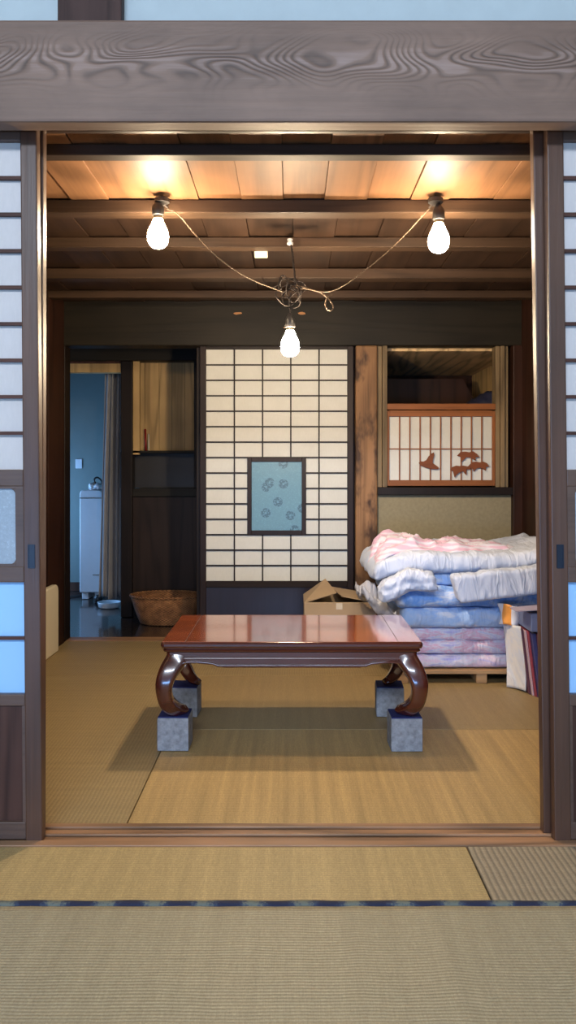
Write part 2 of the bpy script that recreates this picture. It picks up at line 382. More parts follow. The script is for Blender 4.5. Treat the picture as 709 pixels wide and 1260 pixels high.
def soft(x0, x1, y0, y1, z0, z1, r, amp=.01, fs=9, seed=0, deform=None, nx=90, ny=36, nz=8, wr=(1, 1, 1), crease=0):
    """padded rounded slab with wrinkles"""
    bm = nb()
    bmesh.ops.create_cube(bm, size=1)
    bm.free(); bm = nb()
    grid = {}
    def V(i, j, k):
        if (i, j, k) in grid: return grid[(i, j, k)]
        u, v, w_ = i / nx, j / ny, k / nz
        p = Vector((x0 + (x1 - x0) * u, y0 + (y1 - y0) * v, z0 + (z1 - z0) * w_))
        rz = min(r, (z1 - z0) / 2 * .98)
        c = Vector((min(max(p.x, x0 + r), x1 - r), min(max(p.y, y0 + r), y1 - r), min(max(p.z, z0 + rz), z1 - rz)))
        d = p - c
        # rounded-box mapping
        q = Vector((d.x / r, d.y / r, d.z / rz))
        if q.length > 1e-6:
            mx = max(abs(q.x), abs(q.y), abs(q.z)); q = q.normalized() * mx
        p2 = Vector((c.x + q.x * r, c.y + q.y * r, c.z + q.z * rz))
        if crease:
            # fold line round the middle of the edge
            e = max(0, 1 - abs(w_ - .5) * 5)
            edge = 1 if (j in (0, ny) or i in (0, nx)) else 0
            p2 += Vector(((c.x - p2.x), (c.y - p2.y), 0)) * (crease * e * edge)
        s = Vector((p2.x * wr[0], p2.y * wr[1], p2.z * wr[2])) * fs + Vector((seed * 7.3, seed * 3.1, seed))
        nn = noise.noise(s) + .5 * noise.noise(s * 2.1) + .5 * (1 - 2 * abs(noise.noise(s * 1.6 + Vector((4, 4, 4))))) ** 3 + .18 * noise.noise(s * 4.7)
        nrm = (p2 - c); nrm = nrm.normalized() if nrm.length > 1e-5 else Vector((0, 0, 1))
        fall = 1.0
        if k == 0: fall = .3
        p2 += nrm * nn * amp * fall + Vector((0, 0, noise.noise(s * .35 + Vector((9, 9, 9))) * amp * (.2 if k == 0 else .9)))
        if deform: p2 = deform(p2)
        grid[(i, j, k)] = bm.verts.new(p2); return grid[(i, j, k)]
    for i in range(nx):
        for j in range(ny):
            bm.faces.new([V(i, j, 0), V(i, j + 1, 0), V(i + 1, j + 1, 0), V(i + 1, j, 0)])
            bm.faces.new([V(i, j, nz), V(i + 1, j, nz), V(i + 1, j + 1, nz), V(i, j + 1, nz)])
    for i in range(nx):
        for k in range(nz):
            bm.faces.new([V(i, 0, k), V(i + 1, 0, k), V(i + 1, 0, k + 1), V(i, 0, k + 1)])
            bm.faces.new([V(i, ny, k), V(i, ny, k + 1), V(i + 1, ny, k + 1), V(i + 1, ny, k)])
    for j in range(ny):
        for k in range(nz):
            bm.faces.new([V(0, j, k), V(0, j, k + 1), V(0, j + 1, k + 1), V(0, j + 1, k)])
            bm.faces.new([V(nx, j, k), V(nx, j + 1, k), V(nx, j + 1, k + 1), V(nx, j, k + 1)])
    return bm
def struct(name, bm, mat, label=None, bevel=0, parent=None, cat=None, smooth=False):
    o = obj(name, bm, mat, parent, bevel=bevel, smooth=smooth)
    if not parent: tag(o, label, cat, kind='structure')
    return o
trim_n = [0]
def trim(bm, mat, label, bevel=.002):
    trim_n[0] += 1
    return struct('trim_%d' % trim_n[0], bm, mat, label, bevel, cat='trim')

# ------------------------------------------------------------------ structure: front room (where the camera stands)
XL, XR, YB = -1.18, 1.20, 4.29      # inner room sides and back
ZC = 1.773                           # inner ceiling
struct('floor', bx(-2.4, 2.4, -2.6, 6.3, -.12, -.03), 'basehidden', 'bare boards under the straw mats', cat='floor')
struct('wall_left', bx(-2.0, -1.9, -2.6, 1.90, -.03, 3.3), 'bluewall', 'pale plaster wall at the left of the front room', cat='wall')
struct('wall_right', bx(1.9, 2.0, -2.6, 1.90, -.03, 3.3), 'bluewall', 'pale plaster wall at the right of the front room', cat='wall')
struct('ceiling', bx(-2.0, 2.0, -2.6, 2.05, 3.2, 3.3), 'ceilboard', 'boarded ceiling of the front room', cat='ceiling')
bm = nb()
box(bm, -2.0, -1.8, -2.6, -2.5, -.03, 3.2); box(bm, .8, 2.0, -2.6, -2.5, -.03, 3.2); box(bm, -1.8, .8, -2.6, -2.5, 1.95, 2.7)
struct('wall_rear', bm, 'bluewall', 'pale plaster wall with the open veranda side behind the viewpoint', cat='wall')
struct('wall_upper', bx(-2.0, 2.0, 1.93, 1.99, 1.77, 3.2), 'bluewall', 'pale blue plaster strip above the big weathered beam', cat='wall')
trim(bx(-2.0, 2.0, 1.875, 1.93, 1.695, 1.931), 'beam', 'massive weathered grey-brown lintel beam with swirling grain across the opening', .006)
trim(bx(-.545, -.395, 1.895, 1.93, 1.931, 3.2), 'strut', 'short dark brown strut standing on the big beam', .004)
bm = nb()
box(bm, -1.95, 1.95, 1.930, 2.052, 1.748, 1.77)
box(bm, -1.95, 1.95, 1.930, 1.954, 1.712, 1.748); box(bm, -1.95, 1.95, 1.988, 1.996, 1.733, 1.748); box(bm, -1.95, 1.95, 2.034, 2.052, 1.740, 1.748)
trim(bm, 'kamoi', 'grooved brown head rail under the weathered beam')
# sill with door grooves
bm = nb()
box(bm, -1.95, 1.95, 1.93, 2.052, -.03, -.006)
box(bm, -1.95, 1.95, 1.93, 1.957, -.006, .0); box(bm, -1.95, 1.95, 1.988, 1.996, -.006, .0); box(bm, -1.95, 1.95, 2.03, 2.052, -.006, .0)
trim(bm, 'sill', 'worn reddish-brown grooved threshold across the opening', .0015)

# outer mats
tag(obj('tatami_mat', bx(-1.25, .416, 1.20, 1.928, -.03, -.002), 'tat_out', origin=(-.4, 1.5, -.03), bevel=.003), 'golden straw mat in front of the threshold, left of the ribbed one', 'mat', 'straw floor mats')
tag(obj('tatami_mat', bx(.419, 1.89, 1.20, 1.928, -.03, -.001), 'tat_rib', origin=(1.1, 1.5, -.03), bevel=.003), 'greyish ribbed straw mat in front of the right sliding door', 'mat', 'straw floor mats')
tag(obj('tatami_mat', bx(-1.89, -1.253, .9, 1.928, -.03, -.002), 'tat_out', origin=(-1.6, 1.5, -.03), bevel=.003), 'golden straw mat beside the left wall of the front room', 'mat', 'straw floor mats')
# rug: gently uneven woven sheet with a bound edge
def rug():
    t = thing('straw_rug', (0, .2, -.003), 'large greyish woven straw rug with a blue bound edge in the foreground', 'rug')
    bm = nb(); nx, ny = 90, 90
    def h(x, y):
        e = .0012 * noise.noise(Vector((x * 1.4, y * 1.4, 0)))
        rip = .0030 * math.exp(-((x - .30 + .09 * (1.6 - y)) / .03) ** 2) + .002 * math.exp(-((x - .62 - .35 * (1.6 - y)) / .04) ** 2) + .0015 * math.exp(-((x - .12) / .03) ** 2)
        return .004 + e + rip * (1 if y < 1.66 else 0)
    g = [[bm.verts.new((-1.85 + 3.7 * i / nx, -1.3 + 2.965 * j / ny, h(-1.85 + 3.7 * i / nx, -1.3 + 2.965 * j / ny))) for j in range(ny + 1)] for i in range(nx + 1)]
    g2 = [[bm.verts.new((v.co.x, v.co.y, -.0005)) for v in row] for row in g]
    for i in range(nx):
        for j in range(ny):
            bm.faces.new([g[i][j], g[i + 1][j], g[i + 1][j + 1], g[i][j + 1]])
            bm.faces.new([g2[i][j], g2[i][j + 1], g2[i + 1][j + 1], g2[i + 1][j]])
    for i in range(nx):
        for j in (0, ny): bm.faces.new([g[i][j], g[i + 1][j], g2[i + 1][j], g2[i][j]])
    for j in range(ny):
        for i in (0, nx): bm.faces.new([g[i][j], g[i][j + 1], g2[i][j + 1], g2[i][j]])
    obj('woven_sheet', bm, 'goza', t, smooth=True)
    # bound edge: a narrow fabric tape folded over the rim
    m = M('blue_patterned_binding')
    sep = m.n('ShaderNodeSeparateXYZ'); m.l(m.coords(), sep.inputs[0])
    s1 = m.math('SINE', m.math('MULTIPLY', sep.outputs[0], 62))
    n = m.noise(m.coords(), 130, 3, .7)
    a = m.math('ADD', m.math('MULTIPLY', s1, .33), n)
    m.col(m.ramp(a, [(.36, srgb(22, 30, 56)), (.58, srgb(46, 58, 78)), (.78, srgb(104, 108, 96))])); m.rough(.8)
    m.bump(n, .5, .003)
    bm = nb()
    pts = [(1.652, .0045), (1.655, .008), (1.664, .0085), (1.671, .006), (1.673, -.0005), (1.652, -.0005)]
    nseg = 140; rows = []
    for i in range(nseg + 1):
        x = -1.85 + 3.7 * i / nseg; dy = .0022 * noise.noise(Vector((x * 16, 0, 0))); dz = .0016 * noise.noise(Vector((x * 11, 3, 0)))
        rows.append([bm.verts.new((x, y + dy, z + (dz if z > 0 else 0))) for y, z in pts])
    for A, B in zip(rows, rows[1:]):
        for k in range(len(pts)): bm.faces.new([A[k], A[(k + 1) % 6], B[(k + 1) % 6], B[k]])
    obj('edge_binding', bm, m.m, t, smooth=True)
rug()

# ------------------------------------------------------------------ sliding doors of the opening
def outer_door(n, x0, x1, y0, label, pull_left, lean=0):
    """x0..x1 outer width, y0 front of a 30 mm deep door"""
    y1 = y0 + .03; st = .040
    t = thing('door_%d' % n, ((x0 + x1) / 2, y0 + .015, 0), label, 'sliding door', kind='structure')
    for a in (x0, x1 - st): obj('stile', bx(a, a + st, y0, y1, -.005, 1.745), 'stile', t, bevel=.003)
    zs = [(1.686, 1.745), (.852, .892), (.620, .658), (.322, .350), (.0, .042)]
    for a, b in zs: obj('rail', bx(x0 + st, x1 - st, y0 + .003, y1 - .003, a, b), 'rail', t, bevel=.002)
    bm = nb(); n_r = 9; h = (1.686 - .892) / n_r
    for i in range(1, n_r):
        z = .892 + h * i; box(bm, x0 + st, x1 - st, y0 + .006, y0 + .018, z - .004, z + .004)
    for f in (1 / 3, 2 / 3):
        x = x0 + st + (x1 - x0 - 2 * st) * f; box(bm, x - .004, x + .004, y0 + .007, y0 + .019, .892, 1.686)
    box(bm, x0 + st, x1 - st, y0 + .006, y0 + .018, .481, .488)
    obj('lattice', bm, 'lattice_brown', t)
    obj('paper', bx(x0 + st - .005, x1 - st + .005, y0 + .0185, y0 + .020, .885, 1.693), 'paper', t)
    obj('lower_pane', bx(x0 + st - .005, x1 - st + .005, y0 + .0185, y0 + .020, .345, .625), 'glasspane', t)
    # framed frosted pane
    bm = nb(); fr = .02
    fx0, fx1 = x0 + st, x1 - st
    box(bm, fx0, fx0 + fr, y0 + .005, y0 + .022, .658, .852); box(bm, fx1 - fr, fx1, y0 + .005, y0 + .022, .658, .852)
    box(bm, fx0 + fr, fx1 - fr, y0 + .005, y0 + .022, .658, .664); box(bm, fx0 + fr, fx1 - fr, y0 + .005, y0 + .022, .846, .852)
    # rounded inner corners
    for cx, sx in ((fx0 + fr, 1), (fx1 - fr, -1)):
        for cz, sz in ((.664, 1), (.846, -1)):
            q = [(cx, cz), (cx + sx * .014, cz)] + [(cx + sx * (.014 - .014 * math.sin(a)), cz + sz * (.014 - .014 * math.cos(a))) for a in (R(20), R(45), R(70))] + [(cx, cz + sz * .014)]
            prism(bm, q, 'Y', y0 + .006, y0 + .021)
    f_ = obj('pane_frame', bm, 'rail', t, bevel=.001)
    obj('frosted_pane', bx(fx0 + .01, fx1 - .01, y0 + .012, y0 + .016, .660, .850), 'frost', f_)
    # wooden kick panel with a recessed field
    pn = obj('kick_panel', bx(x0 + st - .005, x1 - st + .005, y0 + .012, y0 + .020, .04, .325), 'panel_brown', t)
    bm = nb()
    for a, b in ((x0 + st, x0 + st + .008), (x1 - st - .008, x1 - st)): box(bm, a, b, y0 + .006, y0 + .013, .042, .322)
    obj('bead', bm, 'rail', pn)
    px = (x1 - st / 2) if not pull_left else (x0 + st / 2)
    if n > 2: px = (x0 + st / 2) if not pull_left else (x1 - st / 2)
    bm = nb(); box(bm, px - .0085, px + .0085, y0 - .0015, y0 + .002, .655, .712)
    pl = obj('door_pull', bm, 'pull', t, bevel=.0015)
    bm = nb()
    for a, b in ((-.0085, -.0065), (.0065, .0085)): box(bm, px + a, px + b, y0 - .003, y0 - .001, .655, .712)
    for a, b in ((.655, .657), (.710, .712)): box(bm, px - .0065, px + .0065, y0 - .003, y0 - .001, a, b)
    obj('pull_rim', bm, 'pull', pl)
    for o in t.children_recursive:            # the old doors stand slightly out of plumb
        for v in o.data.vertices: v.co.x += lean * (1 - v.co.z / 1.72)
    return t
outer_door(1, -1.35, -.613, 1.957, 'brown paper sliding door at the left of the opening, nearer of its pair', False, .014)
outer_door(2, .617, 1.36, 1.957, 'brown paper sliding door at the right of the opening, nearer of its pair', True, .019)
outer_door(3, -1.345, -.609, 1.998, 'brown sliding door behind the left paper door, only its edge showing', False, -.002)
outer_door(4, .596, 1.34, 1.998, 'brown sliding door behind the right paper door, only its edge showing', True, .026)

# ------------------------------------------------------------------ inner room shell
def mats_inner():
    top = -.0015
    for (x0, x1, y0, y1, m_, lab) in (
        (-.413, 1.19, 2.054, 2.80, 'tat_gold', 'golden straw mat just inside the threshold, in front of the low table'),
        (-1.18, -.416, 2.054, 3.54, 'tat_tan', 'straw mat along the left wall of the inner room, left of the low table'),
        (-.413, 1.19, 2.803, 3.54, 'tat_brown', 'straw mat under the back half of the low table'),
        (-1.18, 1.19, 3.543, 4.262, 'tat_tan', 'straw mat at the back of the inner room, under the cardboard box')):
        o = obj('tatami_mat', bx(x0, x1, y0, y1, -.03, top), m_, origin=((x0 + x1) / 2, (y0 + y1) / 2, -.03), bevel=.002)
        tag(o, lab, 'mat', 'straw floor mats')
mats_inner()
# side walls of dark boards
def board_wall(name, x, sgn, label, y0=2.06, y1=4.24, n=8):
    bm = nb(); random.seed(4); h = (y1 - y0) / n
    for i in range(n):
        d = random.uniform(0, .004)
        a, b = (x - .03, x - d) if sgn < 0 else (x + d, x + .03)
        box(bm, a, b, y0 + i * h + .001, y0 + (i + 1) * h - .001, -.03, ZC + .02)
    return struct(name, bm, 'wallboard', label, .002, cat='wall')
board_wall('wall_inner_left', XL, -1, 'dark board wall at the left of the inner room')
board_wall('wall_inner_right', XR, 1, 'dark reddish board wall at the right of the inner room, behind the bedding')
# inner ceiling boards (run away from the viewer), lapped
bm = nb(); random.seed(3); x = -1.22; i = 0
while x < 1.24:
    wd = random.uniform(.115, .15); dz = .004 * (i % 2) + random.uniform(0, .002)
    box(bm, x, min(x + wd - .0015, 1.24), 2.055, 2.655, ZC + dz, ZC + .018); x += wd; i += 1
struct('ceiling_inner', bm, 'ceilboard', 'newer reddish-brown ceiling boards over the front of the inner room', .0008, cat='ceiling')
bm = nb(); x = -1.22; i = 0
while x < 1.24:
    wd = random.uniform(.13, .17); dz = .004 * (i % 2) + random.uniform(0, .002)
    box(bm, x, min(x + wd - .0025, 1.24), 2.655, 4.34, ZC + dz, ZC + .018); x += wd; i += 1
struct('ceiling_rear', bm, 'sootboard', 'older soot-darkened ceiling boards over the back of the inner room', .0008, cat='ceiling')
struct('leak_cover', bx(-2.4, 2.4, 1.99, 6.4, 1.84, 1.90), 'blackwood', 'added cover slab above the inner ceiling, blocking light leaks', cat='leak_cover')  # unseen slab added over the ceiling so no sky light leaks between boards
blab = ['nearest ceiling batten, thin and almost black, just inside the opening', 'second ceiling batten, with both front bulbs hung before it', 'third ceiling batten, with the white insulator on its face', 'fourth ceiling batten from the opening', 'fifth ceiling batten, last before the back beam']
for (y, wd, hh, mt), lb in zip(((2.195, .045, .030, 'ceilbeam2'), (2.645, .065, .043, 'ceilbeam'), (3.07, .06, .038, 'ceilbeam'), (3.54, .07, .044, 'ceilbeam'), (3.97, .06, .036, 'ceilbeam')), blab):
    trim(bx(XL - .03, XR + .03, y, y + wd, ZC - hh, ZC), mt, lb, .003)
# back beam and posts
trim(bx(XL - .05, XR + .08, 4.24, 4.36, 1.545, 1.80), 'blackwood', 'broad blackened beam across the back of the inner room', .006)
bm = nb()
for cx, cz, s in ((-.275, 1.713, .024), (.058, 1.712, .022), (-.03, 1.638, .012)):
    pts = [(cx + s * math.cos(a) * random.uniform(.7, 1.1), cz + s * .34 * math.sin(a) * random.uniform(.6, 1.1)) for a in [k * .7 for k in range(9)]]
    prism(bm, pts, 'Y', 4.2385, 4.243)
obj('chipped_spot', bm, 'chip', bpy.data.objects['trim_10'])
trim(bx(XL - .02, XR + .02, 4.262, 4.36, -.03, .0), 'sill', 'brown floor rail at the back edge of the straw mats', .002)
trim(bx(XL - .04, -1.178, 4.24, 4.34, 0, 1.545), 'blackpost', 'dark post at the left back corner of the inner room', .003)
trim(bx(-.500, -.478, 4.30, 4.36, 0, 1.545), 'blackpost', 'thin dark post left of the large paper door', .003)
trim(bx(.338, .452, 4.235, 4.35, 0, 1.545), 'oldpost', 'thick pale wooden post with dark stains right of the large paper door', .008)
trim(bx(1.157, 1.30, 4.225, 4.35, 0, 1.545), 'wallboard', 'dark brown post at the right back corner of the inner room', .004)

# ------------------------------------------------------------------ large paper door in the back wall
def shoji5():
    y0 = 4.272; y1 = 4.300
    x0, x1 = -.479, .330
    t = thing('door_5', (-.0745, 4.285, 0), 'large dark framed paper door with a small glass window in the back wall', 'sliding door', kind='structure')
    obj('stile', bx(x0, x0 + .033, y0, y1, .0, 1.56), 'darkframe', t, bevel=.003)
    obj('stile', bx(x1 - .033, x1, y0, y1, .0, 1.56), 'darkframe', t, bevel=.003)
    px0, px1 = x0 + .033, x1 - .033
    ztop, zbot = 1.530, .311
    obj('rail', bx(px0, px1, y0 + .002, y1 - .002, ztop, 1.56), 'darkframeX', t, bevel=.002)
    obj('rail', bx(px0, px1, y0 + .002, y1 - .002, zbot - .034, zbot), 'darkframeX', t, bevel=.002)
    obj('rail', bx(px0, px1, y0 + .002, y1 - .002, .0, .03), 'darkframeX', t, bevel=.002)
    obj('kick_panel', bx(px0, px1, y0 + .010, y0 + .018, .03, zbot - .034), 'darkpanel', t)
    bm = nb(); rows = 15; h = (ztop - zbot) / rows; cw = (px1 - px0) / 5; b = .0036
    wx0, wx1 = px0 + cw * 1.46, px1 - cw * 1.46
    wz0, wz1 = zbot + h * 3, zbot + h * 8
    for i in range(1, rows):
        z = zbot + h * i
        segs = [(px0, px1)] if not (wz0 + .01 < z < wz1 - .01) else [(px0, wx0), (wx1, px1)]
        for a, c in segs: box(bm, a, c, y0 + .006, y0 + .014, z - b, z + b)
    for k in range(1, 5):
        x = px0 + cw * k
        segs = [(zbot, ztop)] if k in (1, 4) else [(zbot, wz0), (wz1, ztop)]
        for a, c in segs: box(bm, x - b, x + b, y0 + .0055, y0 + .0135, a, c)
    obj('lattice', bm, 'darkframeX', t)
    obj('paper', bx(px0 - .004, px1 + .004, y0 + .0145, y0 + .0155, zbot - .004, ztop + .004), 'paper_cream', t)
    bm = nb(); f = .023
    box(bm, wx0, wx0 + f, y0 - .004, y0 + .012, wz0, wz1); box(bm, wx1 - f, wx1, y0 - .004, y0 + .012, wz0, wz1)
    box(bm, wx0 + f, wx1 - f, y0 - .004, y0 + .012, wz0, wz0 + f); box(bm, wx0 + f, wx1 - f, y0 - .004, y0 + .012, wz1 - f, wz1)
    wf = obj('window_frame', bm, 'darkframe', t, bevel=.002)
    obj('patterned_glass', bx(wx0 + f - .004, wx1 - f + .004, y0 + .004, y0 + .0075, wz0 + f - .004, wz1 - f + .004), 'frostp', wf)
shoji5()
# dark backing behind the large door
struct('wall_back', bx(-.478, .338, 4.315, 4.36, 0, 1.545), 'blackpost', 'dark boards closing the back of the large paper door', cat='wall')

# ------------------------------------------------------------------ right bay: plaster wall, rail, alcove, small paper screen
struct('wall_plaster', bx(.452, 1.157, 4.27, 4.35, 0, .765), 'plaster', 'grey-beige plaster wall behind the bedding', cat='wall')
trim(bx(.452, 1.165, 4.235, 4.36, .765, .805), 'blackpost', 'dark brown rail on top of the beige plaster wall', .003)
bm = nb(); box(bm, .452, .478, 4.262, 4.32, .805, 1.545); box(bm, .480, .504, 4.248, 4.34, .805, 1.545)
trim(bm, 'greyboard', 'pair of narrow greyed boards beside the stained post', .002)
bm = nb(); box(bm, 1.074, 1.096, 4.262, 4.34, .805, 1.545); box(bm, 1.098, 1.120, 4.250, 4.34, .805, 1.545); box(bm, 1.122, 1.140, 4.262, 4.34, .805, 1.545)
trim(bm, 'greyboard', 'three narrow greyed boards right of the small paper screen', .002)
# alcove interior
bm = nb(); random.seed(8); x = .40
while x < 1.30:
    wd = random.uniform(.09, .13); box(bm, x, x + wd - .002, 4.34, 5.45, 1.530, 1.545); x += wd
struct('ceiling_alcove', bm, 'plankY', 'pale plank ceiling inside the alcove above the small paper screen', cat='ceiling')
bm = nb(); y = 4.36
while y < 5.45:
    wd = random.uniform(.10, .15); box(bm, 1.215, 1.235, y, y + wd - .003, .8, 1.53); y += wd
struct('wall_alcove_right', bm, 'plank', 'pale plank side wall inside the alcove', cat='wall')
struct('wall_alcove_back', bx(.35, 1.25, 5.45, 5.48, .8, 1.56), 'wallboard', 'dark back wall inside the alcove', cat='wall')
struct('wall_alcove_left', bx(.36, .40, 4.36, 5.45, .8, 1.56), 'blackpost', 'dark side wall inside the alcove', cat='wall')
struct('floor_alcove', bx(.36, 1.25, 4.36, 5.48, .77, .80), 'blackpost', 'dark alcove floor', cat='floor')
bm = prism(nb(), [(.50, .8), (1.14, .8), (1.14, 1.30), (1.055, 1.455), (.50, 1.455)], 'Y', 4.98, 5.0)
tag(obj('leaning_board', bm, 'wallboard', origin=(.8, 4.99, .8)), 'dark reddish board with a clipped corner inside the alcove above the screen', 'board')
def tarpf(p): return p + Vector((0, 0, (p.x - .98) * .45))
tag(obj('cloth_bundle', soft(.97, 1.19, 4.50, 4.80, 1.09, 1.26, .06, .02, 12, 5, tarpf, 24, 16, 8), 'tarp', origin=(1.08, 4.65, 1.09), smooth=True), 'dark blue cloth bundle at the right inside the alcove above the screen', 'bundle')
tag(obj('storage_crate', bx(.95, 1.2, 4.45, 4.85, .80, 1.075), 'blackpost', origin=(1.08, 4.65, .8), bevel=.004), 'dark crate under the blue bundle, behind the small paper screen', 'crate')

def small_screen():
    y0 = 4.258; x0, x1 = .504, 1.093 - .02
    t = thing('paper_screen', (.79, 4.27, .805), 'small reddish framed paper screen with wooden bird cutouts above the plaster wall', 'screen')
    obj('top_rail', bx(x0, x1, y0, y0 + .05, 1.212, 1.243), 'redwood', t, bevel=.002)
    t2 = t
    obj('stile', bx(x0, x0 + .013, y0 + .004, y0 + .026, .812, 1.205), 'redwoodZ', t2, bevel=.0015)
    obj('stile', bx(x1 - .016, x1, y0 + .004, y0 + .026, .812, 1.205), 'redwoodZ', t2, bevel=.0015)
    px0, px1 = x0 + .013, x1 - .016
    obj('rail', bx(px0, px1, y0 + .002, y0 + .026, 1.176, 1.208), 'redwood', t2, bevel=.0015)
    obj('rail', bx(px0, px1, y0 + .002, y0 + .026, .812, .842), 'redwood', t2, bevel=.0015)
    bm = nb(); cw = (px1 - px0) / 10
    for k in range(1, 10): box(bm, px0 + cw * k - .003, px0 + cw * k + .003, y0 + .008, y0 + .016, .84, 1.178)
    z = 1.006; box(bm, px0, px1, y0 + .0085, y0 + .0165, z - .0028, z + .0028)
    obj('lattice', bm, 'redwood', t2)
    obj('paper', bx(px0 - .003, px1 + .003, y0 + .017, y0 + .018, .835, 1.18), 'paper_cream', t2)
    # px -> metres: silhouettes given in photo-plane centimetres from measured corners
    k = .00429
    def poly(pts): return [((a - 358) * k, EYE - (b - 580) * k) for a, b in pts]
    def S_(v, ox=470, oy=420, s=4.431): return [(ox + a / s, oy + b / s) for a, b in v]
    dove = S_([(197, 662), (206, 654), (222, 656), (238, 648), (250, 628), (264, 614), (278, 606), (281, 620), (274, 644), (272, 664), (290, 676), (306, 688), (302, 698), (268, 697), (238, 690), (214, 680), (202, 674)])
    goose1 = S_([(366, 700), (378, 686), (400, 678), (424, 680), (440, 678), (462, 682), (478, 692), (472, 700), (456, 698), (456, 730), (446, 720), (436, 708), (420, 714), (404, 724), (392, 742), (386, 724), (382, 708)])
    goose2 = S_([(404, 624), (424, 604), (450, 602), (470, 606), (490, 600), (512, 614), (526, 632), (506, 632), (504, 652), (488, 640), (474, 634), (454, 632), (444, 644), (430, 654), (428, 636), (418, 628)])
    goose3 = S_([(462, 684), (484, 660), (506, 656), (526, 660), (546, 656), (566, 664), (580, 684), (562, 684), (560, 706), (546, 696), (530, 690), (512, 692), (494, 710), (490, 694), (478, 690)])
    for nme, p in (('dove_cutout', dove), ('goose_cutout', goose1), ('goose_cutout', goose2), ('goose_cutout', goose3)):
        obj(nme, prism(nb(), poly(p), 'Y', y0 + .001, y0 + .008), 'cut', t2, bevel=.0008)
small_screen()

# ------------------------------------------------------------------ left bay: corridor, partition, washroom
struct('floor_corridor', bx(-2.3, .34, 4.36, 6.3, -.03, -.002), 'darkfloor', 'polished dark plank floor beyond the mats', cat='floor')
YP = 4.97
trim(bx(-1.035, -.965, YP - .03, YP + .06, 0, 1.56), 'blackpost', 'dark post between the washroom doorway and the cupboard', .004)
trim(bx(-2.3, -.40, YP - .04, YP + .06, 1.56, 1.80), 'blackwood', 'dark header over the corridor partition', .004)
trim(bx(-1.42, -1.035, YP - .02, YP + .04, 1.49, 1.545), 'plank', 'pale wooden lintel strip over the washroom doorway', .002)
trim(bx(-1.42, -1.035, YP, YP + .03, 1.545, 1.62), 'panel_brown', 'brown board above the pale lintel strip', .001)
bm = nb(); box(bm, -2.3, -1.37, YP, YP + .04, 0, 1.56)
struct('wall_partition', bm, 'wallboard', 'dark board wall left of the washroom doorway', cat='wall')
struct('ceiling_corridor', bx(-2.3, .34, 4.36, 6.3, 1.80, 1.83), 'blackwood', 'dark ceiling over the corridor', cat='ceiling')
struct('wall_corridor_left', bx(-2.3, -2.25, 4.3, YP, 0, 1.8), 'wallboard', 'dark wall at the corridor end', cat='wall')
struct('wall_corridor_right', bx(-.44, -.40, 4.36, YP, 0, 1.8), 'wallboard', 'dark side wall behind the large paper door', cat='wall')
struct('wall_washroom_back', bx(-2.3, -.4, 6.04, 6.1, 0, 1.8), 'washwall', 'pale blue-grey back wall of the washroom', cat='wall')
struct('baseboard_washroom', bx(-2.3, -.4, 6.025, 6.04, 0, .065), 'panel_brown', 'brown baseboard of the washroom', cat='baseboard')
struct('wall_washroom_right', bx(-.95, -.90, 5.10, 6.04, 0, 1.8), 'washwall', 'washroom wall behind the cupboard', cat='wall')
bm = nb(); box(bm, -2.30, -2.25, 5.01, 5.13, 0, 1.8); box(bm, -2.30, -2.25, 5.77, 6.04, 0, 1.8); box(bm, -2.3, -2.25, 5.13, 5.77, 0, .33); box(bm, -2.3, -2.25, 5.13, 5.77, 1.27, 1.8)
struct('wall_washroom_left', bm, 'washwall', 'washroom wall with its daylight window', cat='wall')
# built-in cupboard in the partition
def cupboard():
    t = thing('wall_cupboard', (-.72, YP, 0), 'dark built-in cupboard with a pale plank back, behind the basket', 'cupboard')
    x0, x1 = -.965, -.44
    obj('lower_panel', bx(x0, x1, YP, YP + .02, 0, .735), 'cupwood', t)
    obj('rail', bx(x0, x1, YP - .02, YP + .03, .735, .785), 'blackwood', t, bevel=.002)
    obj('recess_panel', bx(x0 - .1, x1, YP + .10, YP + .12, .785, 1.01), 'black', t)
    obj('shelf', bx(x0, x1, YP - .005, YP + .12, 1.0, 1.015), 'blackwood', t, bevel=.001)
    bm = nb(); xs = [-1.06, -.985, -.91, -.82, -.74, -.66, -.59]
    for a, b in zip(xs, xs[1:]): box(bm, a + .001, b - .001, YP + .09, YP + .105, 1.015, 1.60)
    obj('plank_back', bm, 'plank', t, bevel=.001)
    obj('trim_board', bx(-.965, -.925, YP - .005, YP + .03, .99, 1.60), 'plank', t, bevel=.002)
    obj('side_post', bx(-.592, -.44, YP - .01, YP + .12, .785, 1.60), 'blackpost', t, bevel=.002)
cupboard()
tag(obj('rolled_paper', tube(nb(), [(-.895, YP + .05, 1.016), (-.903, YP + .07, 1.15)], .006, 10), 'redplastic', origin=(-.895, YP + .05, 1.016), smooth=True), 'thin red stick leaning on the pale planks of the cupboard, left of the white one', 'stick')
tag(obj('white_stick', tube(nb(), [(-.878, YP + .05, 1.016), (-.883, YP + .075, 1.12)], .005, 10), 'offwhite', origin=(-.878, YP + .05, 1.016), smooth=True), 'thin white stick leaning on the pale planks of the cupboard beside the red one', 'stick')

